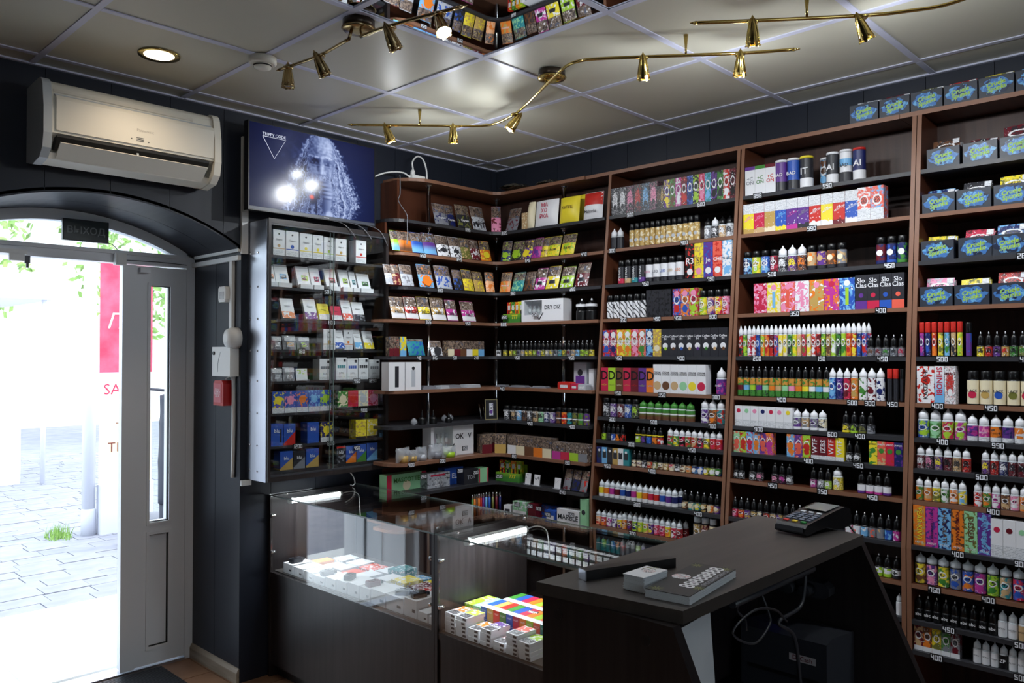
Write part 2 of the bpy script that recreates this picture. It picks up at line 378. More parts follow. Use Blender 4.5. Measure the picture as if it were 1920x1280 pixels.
# ---- the door: arched white frame, narrow fixed leaf, wide leaf swung out
YD = .49
d1 = struct(empty('door_1', (AC_X, YD, 0)))
def dpart(name, mb, m, par=None): 
    o = part(name, mb, m); o.parent = par or d1
    if par is None: o.matrix_parent_inverse = Matrix.Translation((-AC_X, -YD, 0))
    return o
TB0, TB1 = 1.985, 2.045
fr = MB().box(DX1 - .05, DX1 - .0085, YD, YD + .06, 0, 2.06).box(DX0 + .0085, DX0 + .05, YD, YD + .06, 0, 2.06)
dpart('door_frame', fr, 'pvc')
dpart('transom_bar', MB().box(DX0 + .05, DX1 - .05, YD, YD + .06, TB0, TB1).box(DX0 + .05, DX1 - .05, YD - .012, YD, TB1 - .018, TB1), 'pvc')
mb = MB(); gl = MB()
for a, b in zip(ax, ax[1:]):
    za, zb = arch_z(a) - .009, arch_z(b) - .009
    mb.prism([(a, max(za - .05, TB1)), (b, max(zb - .05, TB1)), (b, zb), (a, za)][::-1], YD, YD + .06, 'y')
    if za - .05 > TB1 and zb - .05 > TB1: gl.prism([(a, TB1), (b, TB1), (b, zb - .05), (a, za - .05)][::-1], YD + .028, YD + .034, 'y')
dpart('arch_frame', mb, 'pvc'); dpart('transom_pane', gl, 'pane')
LX0, LX1, LZ = -2.06, -1.755, 1.978
def leaf(par, x0, x1, gx0, gx1):
    mb = MB().box(x0, gx0, YD, YD + .06, .02, LZ).box(gx1, x1, YD, YD + .06, .02, LZ).box(gx0, gx1, YD, YD + .06, .02, .105).box(gx0, gx1, YD, YD + .06, .655, .715).box(gx0, gx1, YD, YD + .06, 1.885, LZ)
    lf = dpart('door_leaf', mb, 'pvc', par)
    mi = MB()
    for z0, z1 in ((.105, .655), (.715, 1.885)):
        for p in ((gx0 - .014, gx0, z0 - .014, z1 + .014), (gx1, gx1 + .014, z0 - .014, z1 + .014), (gx0, gx1, z0 - .014, z0), (gx0, gx1, z1, z1 + .014)): mi.box(p[0], p[1], YD - .006, YD, p[2], p[3])
    lf2 = part('glazing_bead', mi, 'pvc', lf)
    gk = MB()
    for z0, z1 in ((.105, .655), (.715, 1.885)):
        for p in ((gx0, gx0 + .004, z0, z1), (gx1 - .004, gx1, z0, z1), (gx0, gx1, z0, z0 + .004), (gx0, gx1, z1 - .004, z1)): gk.box(p[0], p[1], YD + .004, YD + .02, p[2], p[3])
    part('gasket', gk, 'pvcgasket', lf)
    part('pane', MB().box(gx0, gx1, YD + .024, YD + .03, .715, 1.885), 'pane', lf)
    part('lower_panel', MB().box(gx0, gx1, YD + .014, YD + .03, .105, .655), 'pvc', lf)
    return lf
lf = leaf(None, LX0, LX1, -1.934, -1.838)
part('meeting_stile', MB().box(LX0 - .012, LX0 + .055, YD - .014, YD - .001, .02, LZ), 'pvc', lf)
part('hinge', MB().box(-1.995, -1.945, YD - .03, YD - .001, 1.945, 1.968), 'pvc', lf)
lf2 = leaf(None, -2.90, -2.06, -2.6, -2.36)           # the wide leaf, open to the outside
lf2.matrix_parent_inverse = Matrix.Translation((-AC_X, -YD, 0)) @ Matrix.Translation((-2.90, YD + .06, 0)) @ Matrix.Rotation(R_(97), 4, 'Z') @ Matrix.Translation((2.90, -YD - .06, 0))
dpart('threshold', MB().box(DX0 + .05, DX1 - .05, YD - .01, YD + .08, 0, .012), 'steel')
# door closer, catch
o = part('door_closer', MB().box(-2.62, -2.49, YD - .05, YD - .001, 1.985, 2.005).box(-2.56, -2.50, YD - .05, YD - .03, 1.955, 1.986), 'plastic'); tag(o, 'pale door closer arm under the transom of the open doorway', 'door closer')
o = part('magnet_contact', MB().box(-2.49, -2.468, YD - .012, YD - .001, 1.95, 1.984).box(-2.484, -2.474, YD - .012, YD - .003, 1.93, 1.95), 'dgrey'); tag(o, 'small dark door contact hanging under the transom bar', 'door contact')
ex_ = empty('exit_sign', (-2.24, YD - .02, 2.07)); tag(ex_, 'dark rectangular exit sign with grey Cyrillic letters in the arched transom', 'sign')
part('housing', MB().box(-.1, .1, 0, .018, 0, .1), 'dgrey', ex_); part('face', MB().box(-.095, .095, -.002, 0, .005, .095), mat('sign_green_grey', rgb(56, 66, 68), .4), ex_)
link('lettering', fit_text('ВЫХОД', .165, .062, bold=.01), ex_, (0, -.003, .048), (R_(90), 0, 0), color=rgb(150, 158, 160))
o = part('sign_cable', MB().tube(smoothpath([(-2.15, YD - .005, 2.075), (-2.12, YD - .012, 2.068), (-2.09, YD - .01, 2.04)]), .002, 6), 'dgrey'); tag(o, 'thin dark cable from the exit sign to the junction box', 'cable')
o = part('junction_box', MB().box(-2.112, -2.062, YD - .034, YD - .001, 1.972, 2.03).box(-2.104, -2.07, YD - .037, YD - .034, 1.98, 2.022), 'plastic'); tag(o, 'small cream junction box on the door transom', 'junction box')
o = part('transom_wire', MB().tube([(-2.062, YD - .004, 2.0), (-1.9, YD - .004, 2.004), (-1.756, YD - .004, 2.0)], .002, 6), 'dgrey'); tag(o, 'thin grey wire along the transom above the narrow door leaf', 'cable')
# door mat at the sill
mt = empty('door_mat', (-2.0, .27, 0)); tag(mt, 'black ribbed mat on the floor at the doorway', 'mat')
part('backing', MB().box(-.42, .12, -.16, .2, .0005, .004), 'black', mt)
rb = MB().box(-.42, .12, -.003, .003, .004, .008).mesh('rib', 'dgrey')
for i in range(26): link('rib', rb, mt, (0, -.152 + i * .0136, 0))

# ================================================================== OUTSIDE
st = struct(part('door_step', MB().box(-5, 1.2, DD + .05, 2.0, -.2, -.03), 'stone'))
sm = MB().box(-.298, .298, -.298, .298, -.03, -.02).mesh('step_slab', 'stone')
for i in range(7):
    for j in range(2): link('step_slab', sm, st, (-3.3 + .6 * i, 1.0 + .6 * j, 0))
pv = struct(part('pavement', MB().box(-14, 14, 2.0, 30, -.25, -.115), 'paver'))
pm = [MB().box(-.147, .147, -.097, .097, -.115, -.1).mesh('paver', 'paver'), MB().box(-.197, .197, -.097, .097, -.115, -.1).mesh('paver', 'paver')]
cnt = 0; far = MB()
for j in range(46):
    y = 2.1 + .2 * j; x = -3.6 + (y - 2) * .18 + random.uniform(0, .25); xe = -1.0 + (y - 2) * .52
    while x < xe:
        k = random.random() < .45; w = .4 if k else .3; dz = random.uniform(-.003, .003)
        if cnt < 300 and x > -2.9 + (y - 2) * .3: link('paver', pm[k], pv, (x + w / 2, y, dz)); cnt += 1
        elif y > 3: far.box(x + .003, x + w - .003, y - .097, y + .097, -.115, -.1 + dz)
        x += w
o = part('paver_field', far, 'paver', pv); o['kind'] = 'stuff'
pole = empty('street_pole', (-.93, 4.35, -.1)); tag(pole, 'pale grey metal post standing on the pavement outside the door', 'post')
part('shaft', MB().lathe([(.055, 0), (.055, 3.4)], 16), 'galv', pole); part('collar', MB().lathe([(.062, .0), (.062, .22), (.056, .24)], 16), 'galv', pole)
ban = empty('advertising_banner', (-.66, 4.3, -.1)); tag(ban, 'tall red and cream advertising banner behind the pale post', 'banner')
part('red_field', MB().box(-.2, .275, 0, .012, 1.48, 2.6), 'bred', ban); part('white_field', MB().box(-.2, .275, 0, .012, 1.12, 1.48), 'bwhite', ban)
part('cream_field', MB().box(-.2, .275, 0, .012, .45, 1.12), 'bcream', ban); part('base', MB().box(-.2, .275, -.05, .06, 0, .45), 'galv', ban)
for s, z, sz, c in (('Пл', 1.95, .2, 'white'), ('SALE', 1.32, .14, 'crimson'), ('ТЦ', .97, .1, 'maroon'), ('ТЦ "', .78, .12, 'maroon')):
    link('lettering', text_mesh(s, sz, 'LEFT', shear=.3 if s == 'Пл' else 0), ban, ({'Пл': -.15, 'SALE': -.17, 'ТЦ': -.06}.get(s, -.13), -.003, z), (R_(90), 0, 0), color=PAL[c])
gr = MB()
for i in range(160):
    a = random.uniform(0, 6.28); r = random.uniform(.02, .3); bx, by = -1.04 + .35 * r * math.cos(a) - .12, 4.42 + r * math.sin(a) * .6; h = random.uniform(.04, .14); dx, dy = random.uniform(-.05, .05), random.uniform(-.05, .05)
    gr.quad((bx - .004, by, -.11), (bx + .004, by, -.11), (bx + dx, by + dy, -.1 + h))
o = part('grass_tuft', gr, 'grassy'); tag(o, 'pale green grass growing at the foot of the post', 'grass'); o['kind'] = 'stuff'
def tree(loc, h, r, label):
    t = empty('street_tree', loc); tag(t, label, 'tree')
    part('trunk', MB().tube([(0, 0, 0), (.05, 0, h * .4), (0, .05, h * .75)], [.14, .11, .06], 8), 'bark', t)
    mb = MB()
    for i in range(1500):
        v = Vector((random.gauss(0, 1), random.gauss(0, 1), random.gauss(0, .8))); v = v.normalized() * r * random.uniform(.35, 1) ** .6
        p = v + Vector((0, 0, h * .78)); a = Vector((random.gauss(0, 1), random.gauss(0, 1), random.gauss(0, 1))).normalized() * .1; b = a.orthogonal().normalized() * .07
        mb.quad(p - a, p + b, p + a, p - b)
    part('crown', mb, 'leaf', t)
tree((-.9, 14, -.1), 4.6, 2.1, 'leafy green tree seen through the top of the open doorway')
tree((3.6, 13, -.1), 5.2, 2.2, 'leafy tree whose crown shows through the arched transom glass')
tn = empty('market_tent', (-1.5, 9, -.1)); tag(tn, 'white market tent with sloping roof beyond the pavement', 'tent')
part('roof', MB().prism([(-2.2, 2.35), (1.3, 2.35), (1.3, 2.5), (-.4, 3.15), (-2.2, 3.0)][::-1], -1.2, 1.2, 'y'), 'canvas', tn)
for xx in (-2.1, 1.2):
    for yy in (-1.1, 1.1): part('post', MB().lathe([(.03, 0), (.03, 2.36)], 8, xx, yy), 'galv', tn)
part('counter', MB().box(-1.9, 1.0, -.9, -.4, 0, 1.0), 'canvas', tn)
fc = struct(part('street_facade', MB().box(-12, 16, 17, 17.4, -.2, 5.4), 'facade'))
tire = empty('leaning_scooter_guard', (-.62, 3.5, -.1)); tag(tire, 'dark curved rubber mudguard seen through the narrow door pane', 'mudguard')
part('shell', MB().tube(smoothpath([(0, 0, .35), (.06, 0, .7), (.09, 0, 1.05), (.04, 0, 1.3)]), [.03, .09, .11, .06], 10), 'tyre', tire)
part('bar', MB().tube([(-.2, .02, 1.36), (.3, .02, 1.3)], .014, 6), 'tyre', tire); part('stand', MB().tube([(0, 0, 0), (0, 0, .4)], .02, 6), 'tyre', tire)
for k, (xx, yy, s) in enumerate(((-.52, 3.9, .16), (-.78, 3.68, .12))):
    mb = MB().lathe([(s * .55, -.1), (s, -.1 + s * .4), (s * .8, -.1 + s), (s * .3, -.1 + s * 1.3)], 9, xx, yy)
    o = part('rock', mb, 'rock'); tag(o, ('larger' if k == 0 else 'smaller') + ' grey rock on the pavement behind the narrow door pane', 'rock')

# ================================================================== ON THE WALLS
def extr(profile, x0, x1, name, m, par):        # profile (y,z) swept along x
    return part(name, MB().prism([(a, b) for a, b in profile], x0, x1, 'x'), m, par)
ac = empty('air_conditioner', (0, 0, 0)); tag(ac, 'white wall air conditioner above the arched door', 'air conditioner')
ax0, ax1 = -2.615, -1.915
def arcp(c, r, a0, a1, n=6): return [(c[0] + r * math.cos(R_(a0 + (a1 - a0) * i / n)), c[1] + r * math.sin(R_(a0 + (a1 - a0) * i / n))) for i in range(n + 1)]
bodyp = [(0, 2.30), (0, 2.585), (-.11, 2.592)] + arcp((-.15, 2.55), .042, 80, 160) + [(-.205, 2.48), (-.208, 2.385), (-.16, 2.375), (-.13, 2.335), (-.16, 2.318), (-.15, 2.295), (-.08, 2.282)]
bodyp = bodyp[::-1]
extr([(a * .97, b) for a, b in bodyp], ax0 + .03, ax1 - .03, 'body', 'acplastic', ac)
full = [(0, 2.295), (0, 2.588), (-.11, 2.596)] + arcp((-.15, 2.552), .046, 80, 165) + [(-.21, 2.48), (-.212, 2.38), (-.20, 2.325), (-.165, 2.292), (-.08, 2.278)]
full = full[::-1]
extr(full, ax0, ax0 + .03, 'end_cap', 'acgrey', ac); extr(full, ax1 - .03, ax1, 'end_cap', 'acplastic', ac)
extr([(-.2075, 2.395), (-.2075, 2.515), (-.201, 2.53), (-.1995, 2.395)], ax0 + .045, ax1 - .032, 'front_panel', 'acplastic', ac)
extr([(-.192, 2.545), (-.186, 2.556), (-.18, 2.552), (-.187, 2.541)], ax0 + .04, ax1 - .12, 'top_ridge', 'acplastic', ac)
extr([(-.199, 2.531), (-.196, 2.5365), (-.19, 2.535), (-.194, 2.529)], ax0 + .04, ax1 - .04, 'panel_groove', 'acgrey', ac)
extr([(-.135, 2.335), (-.16, 2.372), (-.2, 2.38), (-.2, 2.372), (-.165, 2.325)][::-1], ax0 + .05, ax1 - .05, 'outlet', 'darkslot', ac)
extr([(-.142, 2.306), (-.206, 2.352), (-.209, 2.349), (-.148, 2.299)][::-1], ax0 + .06, ax1 - .06, 'louver', 'acplastic', ac)
part('louver_pin', MB().box(-2.27, -2.262, -.2, -.17, 2.345, 2.362), 'acgrey', ac)
mb = MB()
for k in range(3): mb.box(-2.275, -2.245, -.2085, -.207, 2.41 + k * .006, 2.4125 + k * .006)
mb.box(-2.296, -2.292, -.2085, -.207, 2.414, 2.418).box(-2.228, -2.224, -.2085, -.207, 2.41, 2.414)
part('indicator', mb, 'darkslot', ac)
link('lettering', fit_text('Panasonic', .09, .012), ac, (-2.24, -.2085, 2.455), (R_(90), 0, 0), color=rgb(176, 172, 164))
# cable trunking, sensor, siren, alarm box, call point beside the door
XR = DX1 - .0085
def run(mb, label): o = part('cable_trunking', mb, 'plastic'); return tag(o, label, 'cable duct', 'white cable ducts beside the door')
run(MB().box(-1.715, -1.683, -.016, -.0003, 2.02, 2.575), 'tall white cable duct between the air conditioner and the screen')
run(MB().box(XR - .014, XR, .0, .47, 2.03, 2.052), 'upper white cable duct running along the door reveal')
run(MB().box(XR - .016, XR, .0, .52, 1.99, 2.012), 'second white cable duct along the reveal, below the upper one')
run(MB().box(XR - .016, XR, .06, .085, 1.63, 1.989), 'short vertical white duct from the reveal duct to the siren')
o = part('cable_trunking', MB().tube(smoothpath([(XR - .008, .05, 1.44), (XR - .009, .046, 1.2), (XR - .008, .055, .96)]), .009, 6), 'plastic'); tag(o, 'slightly bowed white duct below the red call point', 'cable duct', 'white cable ducts beside the door')
run(MB().box(-1.71, -1.66, -.014, -.0003, .925, .95), 'short horizontal white duct under the steel cabinet side')
sn = empty('motion_sensor', (XR, .12, 1.83)); tag(sn, 'small rounded white motion sensor on the door reveal', 'sensor')
part('case', MB().prism([(-.03, -.035), (.03, -.035), (.036, -.02), (.036, .03), (.026, .04), (-.026, .04), (-.036, .03), (-.036, -.02)], -.035, 0, 'x'), 'plastic', sn)
part('lens', MB().box(-.037, -.0345, -.02, .02, -.02, .015), 'frostglass', sn)
si = empty('alarm_siren', (XR, .03, 1.62)); tag(si, 'round white alarm siren above the white control box', 'siren')
part('dome', MB().lathe([(.052, -.001), (.052, -.03), (.042, -.052), (.02, -.062)], 18, axis='x'), 'plastic', si)
bx_ = empty('control_box', (XR, .12, 1.51)); tag(bx_, 'square white alarm control box on the door reveal', 'control box')
part('case', MB().box(-.045, 0, -.105, .075, -.07, .07), 'plastic', bx_)
part('lock', MB().lathe([(.009, -.0452), (.009, -.05)], 12, .055, .04, axis='x'), 'dgrey', bx_)
part('moulding', MB().tube(smoothpath([(-.045, -.01, .045), (-.0455, .012, 0), (-.045, .018, -.05)]), .0012, 5), 'acgrey', bx_)
fp = empty('fire_call_point', (XR, .12, 1.36)); tag(fp, 'red fire alarm call point below the white control box', 'call point')
part('case', MB().prism([(-.05, -.06), (.05, -.06), (.05, .045), (.035, .06), (-.035, .06), (-.05, .045)], -.05, 0, 'x'), 'red', fp)
part('label_plate', MB().box(-.052, -.0495, -.03, .045, -.045, .045), mat('call_point_label', rgb(196, 96, 106), .5), fp)
link('lettering', fit_text('ПОЖАР\nОТКРЫТЬ\nНАЖАТЬ\nЗДЕСЬ', .058, .07), fp, (-.0525, .007, 0), (R_(90), 0, R_(-90)), color=PAL['white'])
o = part('alarm_cable', MB().tube(smoothpath([(XR - .02, .06, 1.44), (XR - .03, .08, 1.43), (XR - .02, .1, 1.415)]), .002, 5).tube(smoothpath([(XR - .02, .06, 1.44), (XR - .022, .05, 1.435), (XR - .012, .045, 1.42)]), .002, 5), 'plastic'); tag(o, 'thin white wires between the control box and the call point', 'cable')

# ---- television
tv = empty('television', (-1.392, -.135, 2.21)); tv.rotation_euler = (R_(-.5), 0, 0); tag(tv, 'flat television hung over the glass cabinet, showing a bearded man with a pipe', 'television')
TW, TH = .715, .415
part('case', MB().box(-TW / 2, TW / 2, .0, .035, 0, TH), 'black', tv)
part('bezel', MB().box(-TW / 2, TW / 2, -.003, 0, 0, .006).box(-TW / 2, TW / 2, -.003, 0, TH - .006, TH).box(-TW / 2, -TW / 2 + .006, -.003, 0, .006, TH - .006).box(TW / 2 - .006, TW / 2, -.003, 0, .006, TH - .006), 'black', tv)
part('chin', MB().box(-TW / 2 + .006, TW / 2 - .006, -.004, -.0005, .004, .018), mat('tv_chin', rgb(74, 78, 90), .35), tv)
part('bracket', MB().box(-.1, .1, .035, .134, .12, .3), 'black', tv)
link('lettering', fit_text('hisense', .03, .007), tv, (.06, -.0045, .011), (R_(90), 0, 0), color=PAL['white'])
import numpy as np
SW, SH_ = TW - .012, TH - .024; nx, ny = 264, 152
U, V = np.meshgrid(np.linspace(0, 1, nx), np.linspace(0, 1, ny))
rng = np.random.default_rng(3)
def blur(a, k, kx=1, ky=1):
    for _ in range(k):
        if ky: a = (a + np.roll(a, 1, 0) + np.roll(a, -1, 0)) / 3
        if kx: a = (a + np.roll(a, 1, 1) + np.roll(a, -1, 1)) / 3
    return a
def nz(k, kx=1, ky=1): a = blur(rng.standard_normal(U.shape), k, kx, ky); return a / a.std()
def ell(cx, cy, rx, ry, s=.15): return 1 / (1 + np.exp(np.clip((np.sqrt(((U - cx) / rx) ** 2 + ((V - cy) / ry) ** 2) - 1) / s, -40, 40)))
uL = np.interp(V, [0, .08, .25, .45, .7, 1], [.47, .43, .39, .335, .285, .27]); uR = np.interp(V, [0, .06, .2, .4, .7, .85, 1], [.60, .65, .70, .755, .835, .84, .79])
edge = .020 * nz(2)
S_ = (U - .545) / np.where(U < .545, .545 - uL, uR - .545)         # -1..1 across the hair
inside = 1 / (1 + np.exp(np.clip((np.abs(S_) + edge * 3 - 1) / .035, -40, 40)))
wob = nz(5) * .045 + .10 * np.sin(V * 9 + S_ * 3)
line = rng.standard_normal(900); line = (line + .5 * np.roll(line, 1)) ; 
def strands(f): return line[np.clip(((S_ + wob * .6) * .5 + .5) * f, 0, 899).astype(int)]
hairL = .34 + .14 * strands(220) + .07 * strands(90) + .05 * nz(1) + .16 * np.clip(S_, -.6, 1) + .10 * ell(.66, .62, .14, .3, .5)
hairL = hairL - .22 * ell(.42, .62, .11, .2, .4)
L = .045 + .07 * ell(.5, .75, .55, .6, .35)
smoke = np.clip(nz(10), 0, 2) * ell(.36, .42, .08, .2, .5) * .06
L = (L + smoke) * (1 - inside) + inside * np.clip(hairL, .04, .85)
face = ell(.545, .27, .108, .30, .05) * (V < .56)
F = .46 + .17 * np.clip((U - .50) / .12, -1, 1) + .05 * nz(3) - .16 * np.clip((U - .625) / .025, 0, 1)
F = F + .17 * ell(.575, .12, .055, .07, .5) - .22 * ell(.47, .16, .04, .14, .4)          # lit brow, shaded temple
for k in range(4): F = F - .07 * ell(.565, .115 + .036 * k, .07, .005, .5)
F = F - .10 * ell(.545, .22, .006, .05, .4) - .08 * ell(.53, .225, .005, .045, .4)        # frown
for cx, cy in ((.487, .333), (.598, .33)):
    F = F - .30 * ell(cx, cy - .01, .042, .042, .3) + .20 * ell(cx, cy + .006, .02, .012, .25) - .34 * ell(cx + .003, cy + .004, .0075, .014, .2) + .22 * ell(cx + .005, cy - .001, .0025, .004, .3)
    F = F - .16 * ell(cx, cy + .026, .032, .006, .4) - .12 * ell(cx, cy + .055, .03, .007, .4) + .10 * ell(cx, cy + .041, .028, .01, .4)
    F = F + .24 * ell(cx + (.01 if cx > .54 else -.004), cy - .068, .046, .014, .35) * (1 + .5 * nz(1))
F = F + .22 * ell(.553, .37, .011, .10, .35) + .16 * ell(.556, .455, .02, .026, .35) - .30 * ell(.522, .40, .012, .07, .4) - .30 * ell(.545, .487, .028, .010, .35) - .14 * ell(.60, .46, .01, .05, .4)
L = L * (1 - face) + face * np.clip(F, .05, .95)
mus = ell(.575, .535, .085, .045, .25); L = L * (1 - mus) + mus * (.40 + .16 * strands(260) + .12 * np.clip((U - .55) / .08, -1, 1))
hand = np.clip(ell(.595, .70, .048, .13, .08) + ell(.588, .86, .036, .15, .08) + ell(.565, .60, .035, .04, .15), 0, 1)
H = .20 + .38 * np.clip((U - .565) / .055, -.3, 1)
for k in range(4): H = H + .22 * ell(.568 + .012 * k, .605 + .050 * k, .032, .014, .35) - .22 * ell(.566 + .012 * k, .632 + .050 * k, .034, .007, .35)
L = L * (1 - hand) + hand * np.clip(H, .03, .9)
cuff = ell(.61, .985, .03, .05, .12); L = L * (1 - cuff) + .75 * cuff
pipe = np.clip(ell(.505, .70, .012, .12, .15) + ell(.482, .82, .024, .06, .12), 0, 1); L = L * (1 - pipe) + .07 * pipe
L = np.clip(L, 0, 1)
tint = np.stack([L ** 1.18 * .86, L ** 1.06 * .93, L ** .80 * 1.05], -1); tint[..., 2] += .05
vig = np.clip(1.1 - 1.5 * (U - .52) ** 2, .3, 1); tint *= vig[..., None]
coal = ell(.468, .785, .017, .026, .2)[..., None]; tint = tint * (1 - coal) + coal * np.array([.85, .16, .10])
me = bpy.data.meshes.new('screen')
vv = [(-SW / 2 + u * SW, 0, SH_ * (1 - v)) for v in np.linspace(0, 1, ny) for u in np.linspace(0, 1, nx)]
ff = [(j * nx + i, (j + 1) * nx + i, (j + 1) * nx + i + 1, j * nx + i + 1) for j in range(ny - 1) for i in range(nx - 1)]
me.from_pydata(vv, [], ff); ca = me.color_attributes.new('picture', 'FLOAT_COLOR', 'POINT')
ca.data.foreach_set('color', np.concatenate([np.clip(tint, 0, 1) ** 1.6, np.ones(U.shape + (1,))], -1).ravel())
m, t, b = new_mat('tv_picture'); an = t.nodes.new('ShaderNodeVertexColor'); an.layer_name = 'picture'
b.inputs['Base Color'].default_value = (.004, .004, .006, 1); b.inputs['Roughness'].default_value = .17; b.inputs['Specular IOR Level'].default_value = .3
t.links.new(an.outputs[0], b.inputs['Emission Color']); b.inputs['Emission Strength'].default_value = 1.0
me.materials.append(m)
scr = link('screen', me, tv, (0, -.002, .019))
M['screenwhite'] = mat('screen_white', (0, 0, 0), .2, emit=(.8, .85, 1), es=1.0)
link('lettering', fit_text('TRIPPY CODE', .12, .014, mat_='screenwhite'), scr, (-.225, -.0006, .345), (R_(90), 0, 0))
part('triangle', MB().tube([(-.285, -.0008, .334), (-.165, -.0008, .334), (-.225, -.0008, .236), (-.285, -.0008, .334)], .0012, 5), 'screenwhite', scr)

# ================================================================== CEILING FITTINGS
def aim(head, target_dir):           # head built along -Z (mouth down)
    d = Vector(target_dir).normalized(); return d.to_track_quat('-Z', 'Y').to_euler()
HEADM = {}
def head_meshes(metal):
    if metal not in HEADM:
        sh = MB().lathe([(.001, .07), (.0055, .062), (.0115, .044), (.0165, .022), (.0198, 0), (.0215, -.014), (.0235, -.022), (.0205, -.022), (.0185, -.011)], 16, cap=False).mesh('shell', metal)
        pet = MB()
        for i in range(6):
            a = i * math.pi / 3; c, s = math.cos(a), math.sin(a)
            pet.quad(*[(r * c - o * s, r * s + o * c, z) for r, o, z in ((.0212, -.006, -.008), (.0212, .006, -.008), (.0258, .004, -.027), (.0258, -.004, -.027))])
        for i in range(8):
            a = i * math.pi / 4 + .3; c, s = math.cos(a), math.sin(a)
            pet.tube([(r * c, r * s, z) for r, z in ((.006, .061), (.012, .0435), (.0172, .021), (.0204, 0), (.022, -.014))], .0014, 5)
        pt = pet.mesh('petal_ring', metal); ri = MB().lathe([(.0245, -.021), (.026, -.023), (.0245, -.025), (.023, -.023), (.0245, -.021)], 16, cap=False).mesh('rim', metal)
        HEADM[metal] = (sh, pt, ri)
    return HEADM[metal]
LENS = {k: MB().lathe([(.0001, -.0205), (.014, -.0205), (.0195, -.0165)], 14, cap=False).mesh('lamp_glass', m) for k, m in (('on', 'lampglow'), ('off', 'lampoff'), ('dim', 'lampdim'))}
def spot_head(par, top, drop, d, state, metal, energy=None, size=110):
    """stem hangs from the rail at `top` (x,y,z); head points along d"""
    part('stem', MB().lathe([(.0045, top[2] - drop), (.0045, top[2])], 10, top[0], top[1]).lathe([(.016, top[2] - .006), (.02, top[2] + .002), (.004, top[2] + .006)], 12, top[0], top[1]), metal, par)
    c = Vector((top[0], top[1], top[2] - drop)) + Vector(d).normalized() * .018
    rot = aim(None, d); sh, pt, ri = head_meshes(metal)
    h = link('lamp_head', sh, par, c, rot); link('petal_ring', pt, h); link('rim', ri, h); link('lamp_glass', LENS[state], h)
    if state != 'off':
        l = add_light('spot_beam', 'SPOT', c + Vector(d).normalized() * .03, energy or SPOT, (.88, .94, 1), spot_size=R_(size), spot_blend=.55, shadow_soft_size=.02)
        l.rotation_euler = rot
        add_light('bulb_spill', 'POINT', c + Vector(d).normalized() * .032, (energy or SPOT) * (.5 if state == 'on' else .3), (.9, .95, 1), shadow_soft_size=.02)
def canopy(par, x, y, metal, dark):
    part('canopy', MB().lathe([(.055, CEIL - .001), (.055, CEIL - .028)], 22, x, y), dark, par)
    part('canopy_plate', MB().lathe([(.06, CEIL - .0285), (.052, CEIL - .036), (.02, CEIL - .042)], 22, x, y), metal, par)
RT = Vector((.694, -.72, 0)); FW = Vector((.72, .694, 0)); DN = Vector((0, 0, -1))
def dirn(r, f): return DN + RT * r + FW * f
M['darkcan'] = mat('dark_canopy', rgb(64, 54, 44), .3, metal=.6)
Z = 2.615
t1 = empty('track_light', (-1.95, -1.25, CEIL)); t1.location = (0, 0, 0); tag(t1, 'short aged-brass ceiling spotlight bar with four heads, beside the smoke detector', 'ceiling light', 'brass spotlight bars')
canopy(t1, -1.945, -1.275, 'bronze', 'darkcan')
part('rail', MB().tube(smoothpath([(-1.996, -.842, Z), (-1.972, -1.067, Z), (-1.985, -1.275, Z)]), .006, 10).tube([(-1.996, -.842, Z), (-2.0, -.82, Z)], [.0065, .001], 10), 'bronze', t1)
part('rail', MB().tube(smoothpath([(-1.955, -1.30, Z + .01), (-1.948, -1.464, Z + .005), (-1.891, -1.737, Z)]), .006, 10).tube([(-1.891, -1.737, Z), (-1.886, -1.76, Z)], [.0065, .001], 10), 'bronze', t1)
part('support', MB().tube([(-1.985, -1.275, Z), (-1.975, -1.275, CEIL - .04)], .006, 8).tube([(-1.957, -1.31, Z + .01), (-1.95, -1.29, CEIL - .04)], .004, 8), 'bronze', t1)
for p, d, s in (((-1.99, -.89), (0, .05), 'off'), ((-1.973, -1.08), (.45, .3), 'off'), ((-1.95, -1.46), (.45, .3), 'off'), ((-1.91, -1.66), (.35, -.45), 'on')):
    spot_head(t1, (p[0], p[1], Z - .004), .03, dirn(*d), s, 'bronze')
t2 = empty('track_light'); tag(t2, 'long S-shaped brass ceiling spotlight bar with five heads in the middle of the ceiling', 'ceiling light', 'brass spotlight bars')
canopy(t2, -1.115, -1.43, 'brass', 'darkcan')
part('rail', MB().tube(smoothpath([(-1.384, -.429, Z), (-1.15, -.655, Z), (-.98, -.82, Z), (-.935, -.90, Z), (-.955, -1.02, Z), (-1.01, -1.16, Z), (-1.2, -1.5, Z), (-1.275, -1.64, Z), (-1.28, -1.72, Z), (-1.24, -1.79, Z), (-1.156, -1.9, Z), (-.942, -2.174, Z), (-.846, -2.323, Z)], 6), .0058, 10).tube([(-.846, -2.323, Z), (-.834, -2.342, Z)], [.0068, .001], 10).tube([(-1.384, -.429, Z), (-1.4, -.414, Z)], [.0068, .001], 10), 'brass', t2)
for q in ((-1.16, -.65), (-1.06, -2.02)): part('support', MB().lathe([(.004, Z), (.0045, Z + .03), (.009, CEIL - .001)], 10, *q), 'brass', t2)
part('support', MB().tube([(-1.14, -1.39, Z), (-1.125, -1.42, CEIL - .04)], .005, 8), 'brass', t2)
for p, d, s in (((-1.265, -.545), (.35, .2), 'dim'), ((-1.045, -.755), (0, .3), 'on'), ((-.985, -1.1), (-.75, .05), 'on'), ((-1.155, -1.902), (.12, .55), 'dim'), ((-.945, -2.17), (.1, .5), 'on')):
    spot_head(t2, (p[0], p[1], Z - .004), .034, dirn(*d), s, 'brass')
t3 = empty('track_light'); tag(t3, 'brass ceiling spotlight bar that runs out of the top of the picture', 'ceiling light', 'brass spotlight bars')
